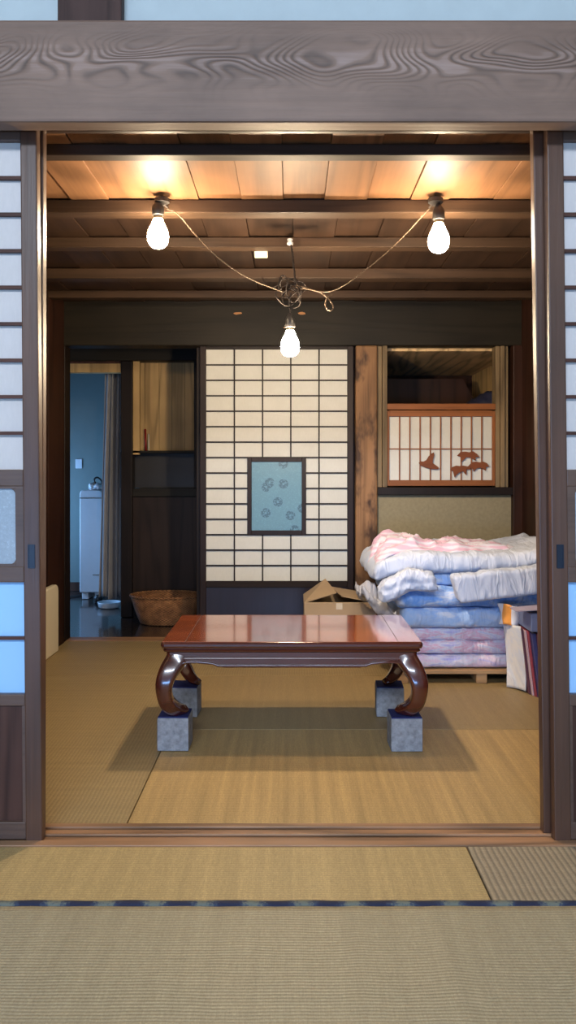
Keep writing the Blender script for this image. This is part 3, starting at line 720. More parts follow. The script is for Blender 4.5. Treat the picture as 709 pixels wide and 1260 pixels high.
# curtain in the washroom doorway
def curtain():
    bm = nb(); n = 110; m = 26; z0, z1 = .095, 1.515; g = []
    for j in range(m + 1):
        v = j / m; z = z0 + (z1 - z0) * v; row = []
        wd0, wd1 = -1.168 - .04 * (1 - v), -1.04
        for i in range(n + 1):
            u = i / n; x = wd0 + (wd1 - wd0) * u
            y = 5.10 + .020 * math.sin(u * 26 + .7 * math.sin(v * 3)) * (.7 + .3 * (1 - v)) + .012 * math.sin(u * 11 + 1)
            row.append(bm.verts.new((x + .003 * math.sin(u * 40), y, z + (.012 * math.sin(u * 9) if j == 0 else 0))))
        g.append(row)
    for j in range(m):
        for i in range(n): bm.faces.new([g[j][i], g[j][i + 1], g[j + 1][i + 1], g[j + 1][i]])
    t = thing('curtain', (-1.13, 5.10, .1), 'grey curtain hanging in folds at the right of the washroom doorway', 'curtain')
    o = obj('curtain_cloth', bm, 'curtain', t, smooth=True)
    s = o.modifiers.new('solid', 'SOLIDIFY'); s.thickness = .002
    obj('curtain_rod', tube(nb(), [(-1.42, 5.10, 1.522), (-.96, 5.10, 1.522)], .007, 10), 'metal', t, smooth=True)
curtain()
# tall white appliance with a bag on top
def heater():
    t = thing('panel_heater', (-1.40, 5.70, 0), 'tall narrow white appliance against the washroom wall, lit blue', 'heater')
    bm = prism(nb(), [(-1.462, .05), (-1.305, .05), (-1.305, .735), (-1.31, .75), (-1.325, .757), (-1.442, .757), (-1.457, .75), (-1.462, .735)], 'Y', 5.62, 5.80)
    obj('body', bm, 'white', t, bevel=.006)
    obj('top_band', bx(-1.459, -1.308, 5.615, 5.80, .70, .706), 'metal', t)
    obj('vent', bx(-1.37, -1.32, 5.617, 5.62, .17, .175), 'metal', t)
    bm = nb(); box(bm, -1.45, -1.405, 5.64, 5.78, 0, .05); box(bm, -1.36, -1.32, 5.64, 5.78, 0, .05)
    obj('foot', bm, 'white', t, bevel=.004)
heater()
bm = soft(-1.41, -1.32, 5.64, 5.78, .757, .80, .02, .012, 30, 3, None, 14, 10, 6)
tag(obj('plastic_bag', bm, 'white', origin=(-1.39, 5.7, .757), smooth=True), 'crumpled translucent bag lying on top of the tall white appliance', 'bag')
bm = tube(nb(), spline([(-1.37, 5.70, .80), (-1.38, 5.70, .83), (-1.36, 5.70, .845), (-1.335, 5.70, .83), (-1.32, 5.70, .80)], 6), .006, 8)
tag(obj('cable_loop', bm, 'black', origin=(-1.39, 5.7, .8), smooth=True), 'small black cable loop on the bag atop the white appliance', 'cable')
tag(obj('floor_plug', lathe(nb(), [(.02, 0), (.03, .01), (.028, .035), (.012, .05)], (-1.31, 5.52, 0), 16), 'black', origin=(-1.31, 5.52, 0), smooth=True), 'small black knob-like item on the dark floor beside the white dish', 'fitting')
bm = lathe(nb(), [(.055, 0), (.068, .006), (.073, .030), (.075, .038), (.071, .038), (.066, .012), (.01, .008)], (-1.185, 5.30, 0), 32)
tag(obj('white_dish', bm, 'white', origin=(-1.185, 5.30, 0), smooth=True), 'round white dish on the dark floor under the curtain', 'dish')
tag(obj('light_switch', bx(-1.60, -1.55, 6.032, 6.04, .91, .98), 'white', origin=(-1.575, 6.036, .94), bevel=.003), 'pale switch plate on the washroom wall', 'switch')
bm = nb(); box(bm, -1.70, -1.47, 5.80, 5.81, .005, .015)
tag(obj('floor_cable', tube(nb(), spline([(-1.72, 5.55, .005), (-1.62, 5.62, .005), (-1.55, 5.72, .005), (-1.49, 5.80, .005)], 6), .005, 6), 'black', origin=(-1.6, 5.65, 0), smooth=True), 'thin black cable along the dark floor left of the white appliance', 'cable')
bm.free()

# basket
def basket():
    cx, cy = -.730, 4.77; t = thing('wicker_basket', (cx, cy, 0), 'oval brown wicker basket on the dark floor before the cupboard', 'basket')
    m = M('woven_wicker')
    tc = m.n('ShaderNodeTexCoord'); sep = m.n('ShaderNodeSeparateXYZ'); m.l(tc.outputs['Object'], sep.inputs[0])
    at = m.math('ARCTAN2', m.math('MULTIPLY', sep.outputs[1], 1.7), sep.outputs[0])
    a = m.math('SINE', m.math('MULTIPLY', at, 60)); b = m.math('SINE', m.math('MULTIPLY', sep.outputs[2], 600))
    ab = m.math('MULTIPLY', a, b); n = m.noise(m.coords(), 30, 3)
    m.col(m.ramp(m.math('ADD', m.math('MULTIPLY', ab, .3), n), [(.2, srgb(92, 58, 34)), (.6, srgb(160, 108, 66)), (.8, srgb(186, 134, 86))])); m.rough(.6)
    m.bump(ab, .8, .004)
    prof = [(.145, 0), (.155, .004), (.175, .05), (.195, .11), (.210, .158), (.204, .160), (.188, .11), (.168, .05), (.148, .012), (.02, .010)]
    obj('basket_body', lathe(nb(), prof, (cx, cy, 0), 64, 1, .72), m.m, t, smooth=True)
    pts = [(cx + .210 * math.cos(a), cy + .151 * math.sin(a), .163) for a in [k * 2 * math.pi / 48 for k in range(48)]]
    obj('rim', tube(nb(), pts, .007, 8, True), m.m, t, smooth=True)
basket()

# white rounded item against the left wall
bm = nb()
prism(bm, [(3.80, 0), (4.02, 0), (4.02, .30), (4.012, .322), (3.99, .332), (3.83, .332), (3.808, .322), (3.80, .30)], 'X', -1.18, -1.148)
tag(obj('wall_panel_heater', bm, 'offwhite', origin=(-1.165, 3.91, 0), bevel=.008), 'slim cream panel with rounded top standing against the left wall', 'panel')
tag(obj('cord_end', tube(nb(), spline([(-1.165, 3.66, .006), (-1.12, 3.64, .008), (-1.105, 3.60, .012), (-1.12, 3.57, .02)], 6), .004, 6), 'offwhite', origin=(-1.14, 3.6, 0), smooth=True), 'short white cord end curled on the mat by the left wall', 'cord')

# ------------------------------------------------------------------ low table on four concrete blocks
TX0, TX1, TY0, TY1, TZ = -.410, .416, 2.550, 3.035, .3525
def low_table():
    cx, cy = (TX0 + TX1) / 2, (TY0 + TY1) / 2
    t = thing('low_table', (cx, cy, .11), 'glossy reddish-brown low table with curled legs raised on four concrete blocks', 'table')
    def ringloft(levels, bm):
        rings = []
        for ins, z in levels:
            x0, x1, y0, y1 = TX0 + ins, TX1 - ins, TY0 + ins, TY1 - ins; r = .012; p = []
            for (ax, ay, s) in ((x1 - r, y1 - r, 0), (x0 + r, y1 - r, 1), (x0 + r, y0 + r, 2), (x1 - r, y0 + r, 3)):
                for k in range(5):
                    a = (s + k / 4) * math.pi / 2; p.append(bm.verts.new((ax + r * math.cos(a), ay + r * math.sin(a), z)))
            rings.append(p)
        for A, B in zip(rings, rings[1:]):
            for k in range(len(A)): bm.faces.new([A[k], A[(k + 1) % len(A)], B[(k + 1) % len(A)], B[k]])
        bm.faces.new(rings[0][::-1]); bm.faces.new(rings[-1]); return bm
    # rim board with moulded edge (up to just under the top boards)
    prof = [(.012, .318), (.008, .320), (.006, .324), (.0095, .328), (.003, .331), (0, .338), (0, .345), (.003, .350), (.006, .3515)]
    obj('edge_moulding', ringloft(prof, nb()), 'tablewood', t, smooth=False)
    z0, z1 = .350, TZ; eb = .078; g = .0008
    tp = obj('top_panel', bx(TX0 + eb + g, TX1 - eb - g, TY0 + .005, TY1 - .005, z0, z1), 'tabletop', t, bevel=.0004)
    for a, b in ((TX0 + .005, TX0 + eb - g), (TX1 - eb + g, TX1 - .005)):
        obj('end_board', bx(a, b, TY0 + .005, TY1 - .005, z0, z1), 'tabletop', t, bevel=.0004)
    obj('seam_strip', bx(TX0 + eb - .0012, TX0 + eb + .0012, TY0 + .006, TY1 - .006, z0, z1 - .0006), 'black', tp)
    obj('seam_strip', bx(TX1 - eb - .0012, TX1 - eb + .0012, TY0 + .006, TY1 - .006, z0, z1 - .0006), 'black', tp)
    # waist + bead
    bm = nb(); ringloft([(.016, .296), (.016, .316), (.020, .318)], bm); obj('waist', bm, 'tablewood', t)
    # aprons with arched ends
    def apron(x0, x1, flatw, axis, a0, a1):
        c = (x0 + x1) / 2
        half = [(flatw, .268), (flatw + .018, .272), (flatw + .035, .279), (flatw + .085, .284)]
        hw = (x1 - x0) / 2
        half = [p for p in half if p[0] < hw - .05] + [(hw - .062, .283), (hw - .045, .276), (hw - .03, .262), (hw - .018, .245), (hw, .245)]
        pts = [(c - u, z) for u, z in half[::-1]] + [(c + u, z) for u, z in half] + [(x1, .300), (x0, .300)]
        bm = nb(); prism(bm, pts, axis, a0, a1)
        return bm, [(c - u, z) for u, z in half[1:-1][::-1]] + [(c + u, z) for u, z in half[1:-1]]
    ins = .014
    for (a0, a1, front) in ((TY0 + ins, TY0 + ins + .02, 1), (TY1 - ins - .02, TY1 - ins, 0)):
        bm, edge = apron(TX0 + ins, TX1 - ins, .215, 'Y', a0, a1)
        ap = obj('apron', bm, 'tablewood', t, bevel=.003)
        yy = a0 - .001 if front else a1 + .001
        obj('bead', tube(nb(), [(p[0], yy, p[1] + .003) for p in edge], .0045, 8), 'tablewood', ap, smooth=True)
    for (a0, a1, s) in ((TX0 + ins, TX0 + ins + .02, -1), (TX1 - ins - .02, TX1 - ins, 1)):
        bm, edge = apron(TY0 + ins, TY1 - ins, .06, 'X', a0, a1)
        ap = obj('apron', bm, 'tablewood', t, bevel=.003)
    # curled legs: (outward offset from the corner, z, half width)
    path = [(-.052, .305, .036), (-.041, .282, .034), (-.023, .254, .031), (-.012, .222, .0285), (-.011, .194, .0255), (-.017, .164, .024), (-.032, .140, .0225), (-.048, .127, .0195), (-.063, .121, .016), (-.072, .1225, .012)]
    for sx, sy, X, Y in ((-1, -1, TX0, TY0), (1, -1, TX1, TY0), (-1, 1, TX0, TY1), (1, 1, TX1, TY1)):
        pts = spline([(o_, z, hw) for o_, z, hw in path], 5)
        bm = nb(); rings = []
        for i, p in enumerate(pts):
            q = pts[min(i + 1, len(pts) - 1)] - pts[max(i - 1, 0)]
            T = Vector((sx * q.x, sy * q.x, q.y)).normalized()
            B = Vector((-sy, sx, 0)).normalized() if sx * sy > 0 else Vector((sy, -sx, 0)).normalized()
            N = T.cross(B).normalized(); hw = p.z
            c = Vector((X + sx * p.x, Y + sy * p.x, p.y)); ring = []
            for k in range(24):
                a = k * math.pi / 12
                # rounded diamond, ridge outward
                ca, sa = math.cos(a), math.sin(a)
                rr = 1 / ((abs(ca) ** 1.2 + abs(sa) ** 1.2) ** (1 / 1.2)) * 1.2
                ring.append(bm.verts.new(c + N * ca * rr * hw + B * sa * rr * hw * 1.08))
            rings.append(ring)
        for A, B_ in zip(rings, rings[1:]):
            for k in range(24): bm.faces.new([A[k], A[(k + 1) % 24], B_[(k + 1) % 24], B_[k]])
        bm.faces.new(rings[0][::-1]); bm.faces.new(rings[-1])
        lowest = min(v.co.z for v in bm.verts)
        for v in bm.verts: v.co.z = max(v.co.z, .1085)
        obj('leg', bm, 'tablewood', t, smooth=True)
low_table()
def blocks():
    first = None
    labs = ['grey concrete block under the front left table leg', 'grey concrete block under the front right table leg', 'grey concrete block under the back left table leg, darker and in shadow', 'grey concrete block under the back right table leg, darker and in shadow']
    for i, ((x, y, rz), lab) in enumerate(zip(((-.374, 2.628, R(-1)), (.367, 2.622, R(1)), (-.386, 2.985, R(-3)), (.362, 2.985, R(-3))), labs)):
        if first is None:
            t = thing('concrete_block', (0, 0, 0), lab, 'block', 'concrete blocks under the table')
            bm = nb(); box(bm, -.05, .05, -.05, .05, 0, .1045); o = obj('block_body', bm, 'concrete', t, bevel=.003)
            obj('pad', bx(-.048, .048, -.048, .048, .1045, .1085), 'bluepad', t, bevel=.001)
            first = t
        else: t = copy_tree(first); t['label'] = lab
        t.location = (x, y, 0); t.rotation_euler = (0, 0, rz)
blocks()

# ------------------------------------------------------------------ cardboard box
def carton():
    t = thing('cardboard_box', (.235, 3.98, 0), 'open brown cardboard box behind the low table', 'box')
    x0, x1, y0, y1, h = .064, .405, 3.86, 4.15, .262; th = .004
    bm = nb(); box(bm, x0, x1, y0, y0 + th, 0, h); box(bm, x0, x1, y1 - th, y1, 0, h); box(bm, x0, x0 + th, y0 + th, y1 - th, 0, h); box(bm, x1 - th, x1, y0 + th, y1 - th, 0, h); box(bm, x0, x1, y0, y1, 0, th)
    obj('carton_body', bm, 'card', t)
    def flap(name, pts):
        bm = nb(); a = [bm.verts.new(p) for p in pts]; bm.faces.new(a)
        o = obj(name, bm, 'card', t); s = o.modifiers.new('solid', 'SOLIDIFY'); s.thickness = .004; return o
    f1 = flap('flap', [(x0, y0, h), (x0, y1 - .03, h), (.175, y1 - .06, .345), (.222, y0 + .06, .300)])
    flap('flap', [(x1, y0, h), (x1, y1, h), (.20, y1 - .02, .300), (.245, y0 + .05, .285)])
    flap('flap', [(x0, y0, h), (x1, y0, h), (x1 - .03, y0 + .10, h - .03), (x0 + .05, y0 + .10, h - .03)])
    bm = nb(); q = [bm.verts.new(p) for p in ((.083, y0 + .022, .2725), (.205, y0 + .055, .2985), (.198, y0 + .10, .3055), (.080, y0 + .07, .2745))]; bm.faces.new(q)
    o = obj('tape', bm, 'tape', f1)
    s = o.modifiers.new('solid', 'SOLIDIFY'); s.thickness = .001
    obj('tape', bx(.215, .245, y0 - .001, y0, h - .03, h), 'tape', t)
carton()

# ------------------------------------------------------------------ pallet, bedding
def pallet():
    t = thing('wooden_pallet', (.80, 3.80, 0), 'low pale wooden pallet under the stacked bedding', 'pallet')
    bm = nb()
    for a, b in ((3.40, 3.50), (3.56, 3.66), (3.72, 3.82), (3.88, 3.98), (4.04, 4.14)): obj('deck_board', bx(.445, 1.17, a, b, .040, .054), 'pallet', t, bevel=.001)
    for x in (.47, .80, 1.12): obj('bearer', bx(x - .022, x + .022, 3.405, 4.135, 0, .040), 'pallet', t, bevel=.001)
    bm.free()
pallet()
def bed(name, label, cat, mat, *a, **kw):
    x0, x1, y0, y1, z0, z1 = a[:6]
    return tag(obj(name, soft(*a, **kw), mat, origin=((x0 + x1) / 2, (y0 + y1) / 2, z0), smooth=True), label, cat, 'bedding stacked on the pallet')
WR = (.6, 1, 1)
bed('folded_futon', 'pink and lilac mottled folded futon, lowest of the stack', 'futon', 'f_lilac', .47, 1.165, 3.425, 4.14, .057, .110, .024, .006, 16, 1, None, wr=WR)
bed('folded_futon', 'pink mottled folded futon, second from the bottom of the stack', 'futon', 'f_pink', .465, 1.165, 3.430, 4.14, .115, .166, .024, .006, 15, 2, None, wr=WR)
bed('folded_futon', 'pink mottled folded futon, third from the bottom, directly under the blue ones', 'futon', 'f_pink', .475, 1.165, 3.44, 4.14, .169, .226, .024, .006, 17, 3, None, wr=WR)
bed('folded_futon', 'blue and white mottled folded futon, lower of the two thick blue ones', 'futon', 'f_blue2', .470, 1.165, 3.41, 4.12, .228, .316, .036, .011, 12, 4, None, wr=(.7, 1, 1))
bed('folded_futon', 'bright blue mottled folded futon, upper of the two thick blue ones', 'futon', 'f_blue', .435, 1.170, 3.395, 4.12, .318, .398, .036, .011, 12, 5, lambda p: p + Vector((0, 0, -.012 * max(0, (.6 - p.x) / .2))), wr=(.7, 1, 1))
bed('folded_quilt', 'pale blue quilt lying between the blue futons and the white comforters', 'quilt', 'f_blue2', .44, 1.175, 3.47, 4.10, .398, .452, .022, .008, 13, 6, lambda p: p + Vector((0, 0, -.02 * max(0, (.62 - p.x) / .2) ** 1.5)), wr=(.8, 1, 1))
def d_white(p):
    s = max(0, (.50 - p.x) / .16); r = max(0, (p.x - .95) / .25)
    return p + Vector((0, -.02 * r, -.045 * s ** 1.4 + .055 * r ** 1.2))
bed('white_comforter', 'long white comforter lying across the whole bedding stack, under the pink blanket', 'comforter', 'f_white', .345, 1.185, 3.42, 4.08, .456, .540, .036, .012, 11, 7, d_white, wr=(.8, .7, 1))
def d_white2(p):
    u = (p.x - .68) / .5
    return p + Vector((.25 * (.41 - p.z), 0, .060 * u))
bed('white_comforter', 'white comforter end folded forward at the right front of the stack', 'comforter', 'f_white', .672, 1.185, 3.290, 3.375, .352, .462, .016, .006, 14, 9, d_white2, nx=70, ny=14, nz=16, wr=(1.8, .5, .5))
def d_left(p):
    k = max(0, .47 - p.z)
    return p + Vector((.25 * k, 0, -.55 * max(0, .47 - p.x)))
bed('white_cushion', 'plump white cushion slumping over the left front corner of the stack', 'cushion', 'f_white', .362, .585, 3.30, 3.40, .398, .480, .030, .012, 18, 12, d_left, nx=40, ny=24, nz=14)
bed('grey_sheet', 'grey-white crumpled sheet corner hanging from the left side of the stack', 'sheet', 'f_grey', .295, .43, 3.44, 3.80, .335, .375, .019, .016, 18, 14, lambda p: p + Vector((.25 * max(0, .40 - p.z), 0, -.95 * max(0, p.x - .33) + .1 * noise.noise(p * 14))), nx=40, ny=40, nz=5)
def blanket(name, label, x0, x1, y0, y1, zb, amp, seed, over=None):
    nx, ny = 120, 70; bm = nb(); g = []
    for i in range(nx + 1):
        u = i / nx; row = []
        for j in range(ny + 1):
            v = j / ny
            ya = y0 + .035 * noise.noise(Vector((u * 4, seed, 0))) + .05 * u; yb = y1 - .05 * u
            x = x0 + (x1 - x0) * u + .02 * noise.noise(Vector((v * 3, seed, 5))); y = ya + (yb - ya) * v
            q = Vector((x * 5.5 + y * 3, y * 13 - x * 4, seed))
            fold = max(0, 1 - 2.4 * abs(noise.noise(q))) ** 1.6 + .5 * max(0, 1 - 3 * abs(noise.noise(q * 1.9 + Vector((7, 0, 0))))) ** 2
            fade = 1 - .55 * u
            e = min(1, v * 9, (1 - v) * 9, (1 - u) * 14, u * 20 + .3)
            z = zb + amp * fold * fade * (.25 + .75 * e) + amp * .5 * noise.noise(Vector((x * 9, y * 9, seed + 3)))
            z += .014 * (1 - u) - .010 * (1 - e)
            if over: z -= over(x, y, u)
            row.append(bm.verts.new((x, y, z)))
        g.append(row)
    for i in range(nx):
        for j in range(ny): bm.faces.new([g[i][j], g[i + 1][j], g[i + 1][j + 1], g[i][j + 1]])
    o = obj(name, bm, 'f_stripe', origin=((x0 + x1) / 2, (y0 + y1) / 2, zb), smooth=True)
    sd = o.modifiers.new('solid', 'SOLIDIFY'); sd.thickness = .010; sd.offset = 1
    return tag(o, label, 'blanket', 'bedding stacked on the pallet')
blanket('striped_blanket', 'pink and white striped towelling blanket crumpled on top of the bedding', .365, 1.00, 3.47, 3.90, .540, .040, 2.3, lambda x, y, u: .085 * max(0, (.45 - x) / .085) ** 1.6 + .012 * u)

# ------------------------------------------------------------------ books and files at the right
def book(name, label, x0, x1, y0, y1, h, cover, lean=0., rz=0., cat='book', page=True, z0=0.):
    cx, cy = (x0 + x1) / 2, (y0 + y1) / 2
    t = thing(name, (cx, cy, z0), label, cat, 'books and files beside the bedding')
    c = plain(name + '_cover', cover, .45, var=.08, nscale=12, bump=0)
    th = .0018
    bm = nb(); box(bm, x0, x0 + th, y0, y1, z0, z0 + h); box(bm, x1 - th, x1, y0, y1, z0, z0 + h); box(bm, x0 + th, x1 - th, y0, y0 + th, z0, z0 + h)
    obj('cover', bm, c, t, bevel=.0006)
    obj('pages', bx(x0 + th, x1 - th, y0 + th, y1 - .004, z0 + .002, z0 + h - .004), 'offwhite', t)
    t.rotation_euler = (0, lean, rz)
    return t
def wavy_file():
    bm = nb(); n = 24; m = 20; g = []
    for j in range(m + 1):
        v = j / m; row = []
        for i in range(n + 1):
            u = i / n
            x = .878 + .048 * u + .008 * math.sin(v * 3.0 + u) + .012 * (1 - v)
            y = 3.345 - .085 * u + .012 * math.sin(u * 3.1 + v * 2)
            row.append(bm.verts.new((x, y, .001 + .262 * v + .006 * u)))
        g.append(row)
    for j in range(m):
        for i in range(n): bm.faces.new([g[j][i], g[j][i + 1], g[j + 1][i + 1], g[j + 1][i]])
    o = obj('plastic_folder', bm, cloth('pale_marbled_plastic', [(.35, (.72, .76, .84, 1)), (.5, (.84, .82, .78, 1)), (.7, (.62, .70, .84, 1))], 9, .35), origin=(.94, 3.30, 0), smooth=True)
    s = o.modifiers.new('solid', 'SOLIDIFY'); s.thickness = .004
    tag(o, 'wavy pale plastic folder standing at the left end of the book row', 'folder')
wavy_file()
L = R(-7)
book('thin_book', 'thin maroon book just right of the wavy folder', .950, .957, 3.235, 3.375, .262, srgb(96, 56, 72), L)
book('thin_book', 'thin pale pink book between the maroon and the red ones', .9585, .9635, 3.215, 3.37, .258, srgb(216, 190, 200), L)
book('thin_book', 'thin dull red book between the pale pink and the dark blue ones', .965, .971, 3.20, 3.365, .262, srgb(168, 70, 82), L)
book('thick_book', 'dark blue book in the middle of the row beside the bedding', .9725, .987, 3.17, 3.36, .258, srgb(60, 66, 118), L)
book('thin_book', 'magenta book right of the dark blue book', .9885, .997, 3.15, 3.35, .256, srgb(140, 80, 112), L)
book('white_book', 'thick white book with blue marks at the right end of the row', .9985, 1.032, 3.09, 3.30, .262, srgb(196, 200, 216), L)
book('white_file', 'white file beyond the blue-marked book, mostly behind the door edge', 1.0345, 1.060, 3.09, 3.32, .250, srgb(190, 194, 206), L, cat='file')
# blue marks on the spine of the white book
wb = [o for o in bpy.data.objects if o.name.startswith('white_book')][0]
bm = nb()
for z0, z1 in ((.215, .235), (.165, .195), (.13, .150), (.10, .118)): box(bm, 1.005, 1.024, 3.0885, 3.0895, z0, z1)
obj('spine_mark', bm, plain('blue_print', srgb(70, 110, 180), .5, bump=0), wb)
def curl():
    bm = nb(); n = 20; g = []
    for j in range(11):
        v = j / 10; row = []
        for i in range(n + 1):
            u = i / n
            row.append(bm.verts.new((.855 + .072 * u + .008 * math.sin(v * 4), 3.34 - .05 * math.sin(u * 2.4) , .262 + .082 * v + .004 * math.sin(u * 5))))
        g.append(row)
    for j in range(10):
        for i in range(n): bm.faces.new([g[j][i], g[j][i + 1], g[j + 1][i + 1], g[j + 1][i]])
    m = M('orange_white_cover'); sep = m.n('ShaderNodeSeparateXYZ'); m.l(m.coords(), sep.inputs[0])
    m.col(m.ramp(sep.outputs[0], [(.0, (.80, .78, .80, 1)), (.011, srgb(235, 160, 80)), (.034, srgb(235, 160, 80)), (.038, (.80, .80, .86, 1))])); m.rough(.4)
    cr = m.nt.nodes
    for x in cr:
        if x.type == 'VALTORGB': x.color_ramp.interpolation = 'CONSTANT'
    o = obj('curled_booklet', bm, m.m, origin=(.855, 3.30, .262), smooth=True)
    s = o.modifiers.new('solid', 'SOLIDIFY'); s.thickness = .005
    tag(o, 'curled booklet with an orange band resting on the wavy folder', 'booklet')
curl()
bm = nb(); prism(bm, [(.925, .268), (1.075, .275), (1.075, .352), (.925, .338)], 'Y', 3.13, 3.33)
tag(obj('storage_case', bm, plain('slate_blue_case', srgb(110, 120, 158), .5, var=.1, bump=0), origin=(1.0, 3.2, .268), bevel=.004), 'slate blue case lying on top of the standing books', 'case')
bm = nb(); prism(bm, [(.868, .347), (1.075, .362), (1.075, .366), (.868, .350)], 'Y', 3.125, 3.22)
tag(obj('paper_sheet', bm, plain('pinkish_sheet', srgb(170, 160, 180), .7, bump=0), origin=(.97, 3.26, .345)), 'pinkish sheet of paper on top of the slate blue case', 'paper')

# ------------------------------------------------------------------ bulbs and cords
def bulbs():
    spots = (((-.425, 2.60, 1.640), 'glowing bare bulb hanging at the left, before the second ceiling batten'),
             ((.473, 2.60, 1.626), 'glowing bare bulb hanging at the right, before the second ceiling batten'),
             ((-.003, 2.950, 1.343), 'glowing bare bulb hanging lowest, above the low table'))
    first = None
    for p, lab in spots:
        if first is None:
            t = thing('pendant_bulb', (0, 0, 0), lab, 'light bulb', 'bare bulbs in the inner room')
            prof = [(.001, -.036), (.010, -.0345), (.020, -.030), (.027, -.021), (.0305, -.010), (.031, .0), (.0295, .010), (.026, .021), (.020, .033), (.0155, .043), (.0135, .050)]
            obj('glass_bulb', lathe(nb(), prof, (0, 0, 0), 20), 'bulb', t, smooth=True)
            obj('screw_cap', lathe(nb(), [(.0132, .050), (.0135, .053), (.0125, .058), (.0135, .061), (.0125, .064), (.0125, .068)], (0, 0, 0), 20), 'metal', t, smooth=True)
            obj('socket', lathe(nb(), [(.016, .060), (.0175, .063), (.0175, .085), (.013, .095), (.009, .102), (.006, .108)], (0, 0, 0), 20), 'black', t, smooth=True)
            first = t
        else: t = copy_tree(first); t['label'] = lab
        t.location = p; t.scale = (1.1, 1.1, 1.1)
    g = [c for c in t.children if c.name.startswith('glass_bulb')][0]
    g.material_slots[0].link = 'OBJECT'; g.material_slots[0].material = MAT['bulb_low']
bulbs()
def cord(name, label, pts, r=.0021, mat='wire', n=10, twist=True):
    sp = spline(pts, n); bm = nb()
    if twist:
        # two strands wound round each other
        d = [0]
        for a, b in zip(sp, sp[1:]): d.append(d[-1] + (b - a).length)
        for ph in (0, math.pi):
            q = []; 
            k = 0; step = .004; tot = d[-1]; s = 0
            while s <= tot:
                while k < len(d) - 2 and d[k + 1] < s: k += 1
                f = (s - d[k]) / max(1e-6, d[k + 1] - d[k]); p = sp[k].lerp(sp[k + 1], f)
                T = (sp[k + 1] - sp[k]).normalized(); A = T.cross(Vector((0, 1, .01))).normalized(); B = T.cross(A)
                an = s * 230 + ph; q.append(p + (A * math.cos(an) + B * math.sin(an)) * r * .55); s += step
            tube(bm, q, r * .6, 5)
    else: tube(bm, sp, r, 6)
    o = obj(name, bm, mat, origin=pts[0], smooth=True)
    return tag(o, label, 'cord')
cord('electric_cord', 'twisted cord drooping from the left bulb to the tangled knot', [(-.400, 2.62, 1.735), (-.365, 2.632, 1.72), (-.31, 2.66, 1.66), (-.235, 2.74, 1.60), (-.14, 2.82, 1.555), (-.03, 2.93, 1.535)])
cord('electric_cord', 'twisted cord drooping from the right bulb to the tangled knot', [(.45, 2.62, 1.735), (.435, 2.632, 1.725), (.36, 2.67, 1.65), (.26, 2.75, 1.575), (.15, 2.85, 1.522), (.06, 2.93, 1.545), (.0, 2.95, 1.56)])
# stubs holding the two front bulbs to the batten
cord('electric_cord', 'short dark stub of cord holding the left bulb at the batten', [(-.425, 2.60, 1.745), (-.425, 2.605, 1.755), (-.412, 2.62, 1.752), (-.400, 2.64, 1.745)], .004, 'wiredark', twist=False)
cord('electric_cord', 'short dark stub of cord holding the right bulb at the batten', [(.473, 2.60, 1.731), (.473, 2.605, 1.750), (.46, 2.62, 1.752), (.45, 2.64, 1.745)], .004, 'wiredark', twist=False)
for x, side in ((-.412, 'left'), (.463, 'right')):
    bm = lathe(nb(), [(.024, 0), (.024, .012), (.012, .018)], (x, 2.600, 1.748), 20)
    box(bm, x - .008, x + .008, 2.6, 2.648, 1.750, 1.764)
    tag(obj('ceiling_rose', bm, 'black', origin=(x, 2.6, 1.75)), 'black cord fitting on the batten above the %s bulb' % side, 'fitting')
bm = lathe(nb(), [(.006, 0), (.011, .003), (.012, .010), (.007, .014), (.011, .019), (.010, .024), (.003, .026)], (-.003, 3.045, 1.735), 18)
box(bm, -.006, 0, 3.045, 3.072, 1.745, 1.750)
tag(obj('cord_insulator', bm, 'ceramic', origin=(-.003, 3.045, 1.735), smooth=True), 'small white ceramic insulator on the third ceiling batten', 'insulator')
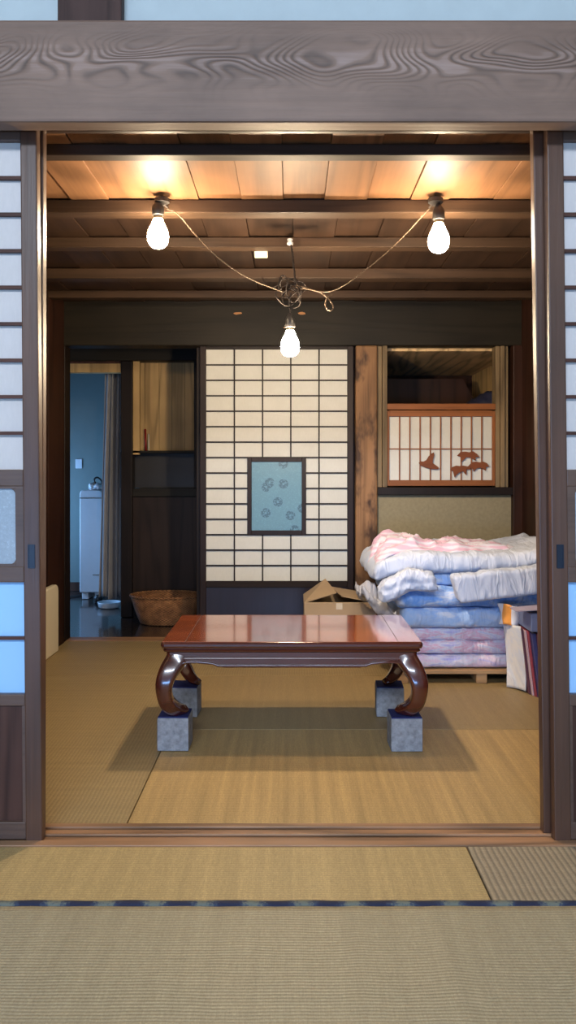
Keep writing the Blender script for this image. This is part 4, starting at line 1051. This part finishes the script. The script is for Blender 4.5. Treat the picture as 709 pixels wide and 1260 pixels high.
cord('electric_cord', 'dark doubled cord dropping from the white insulator into the knot', [(.000, 3.045, 1.738), (.006, 3.02, 1.70), (.012, 2.98, 1.63), (.016, 2.95, 1.585), (.018, 2.95, 1.54)], .004, 'wiredark')
def tangle():
    random.seed(11); bm = nb()
    for k, (cx, cz, rx, rz_, w_) in enumerate(((-.005, 1.555, .035, .032, .02), (.010, 1.548, .026, .044, .02), (-.012, 1.528, .040, .036, .016), (.002, 1.515, .034, .034, .012), (.024, 1.556, .03, .018, .02), (-.028, 1.565, .018, .03, .015))):
        pts = []
        for i in range(15):
            a = i / 15 * 2 * math.pi * 1.0
            pts.append(Vector((cx + rx * math.cos(a + k) + random.uniform(-.003, .003), 2.95 + w_ * math.sin(2 * a + k), cz + rz_ * math.sin(a + k) + random.uniform(-.003, .003))))
        tube(bm, spline(pts + [pts[0]], 4), .0024, 5)
    tube(bm, spline([(.018, 2.95, 1.54), (.03, 2.94, 1.52), (.032, 2.94, 1.50)], 5), .003, 5)
    o = obj('tangled_cord', bm, 'wiredark', origin=(0, 2.95, 1.54), smooth=True)
    tag(o, 'tangled knot of brown cord hanging above the lowest bulb', 'cord')
    cord('electric_cord', 'pale cord loop dangling right of the tangled knot', [(.02, 2.94, 1.56), (.07, 2.93, 1.545), (.115, 2.92, 1.525), (.145, 2.92, 1.495), (.152, 2.92, 1.475), (.140, 2.92, 1.465), (.125, 2.92, 1.48), (.130, 2.92, 1.51), (.150, 2.92, 1.525)], .0028, 'wire')
    cord('electric_cord', 'thin cord carrying the lowest bulb below the knot', [(.0, 2.95, 1.535), (-.006, 2.95, 1.50), (-.003, 2.95, 1.47), (-.003, 2.95, 1.449)], .003, 'wiredark', twist=False)
tangle()
cord('brown_wire', 'thin brown wire sagging in a shallow loop under the fourth batten', [(-.12, 3.52, 1.725), (-.115, 3.50, 1.70), (-.085, 3.48, 1.675), (-.05, 3.48, 1.69), (-.04, 3.52, 1.728)], .0025, 'wiredark', twist=False)
bm = bx(-.141, -.090, 3.131, 3.158, 1.716, 1.752)
tag(obj('junction_box', bm, 'offwhite', origin=(-.116, 3.145, 1.716), bevel=.003), 'small cream junction box fixed behind the third ceiling batten', 'junction box')
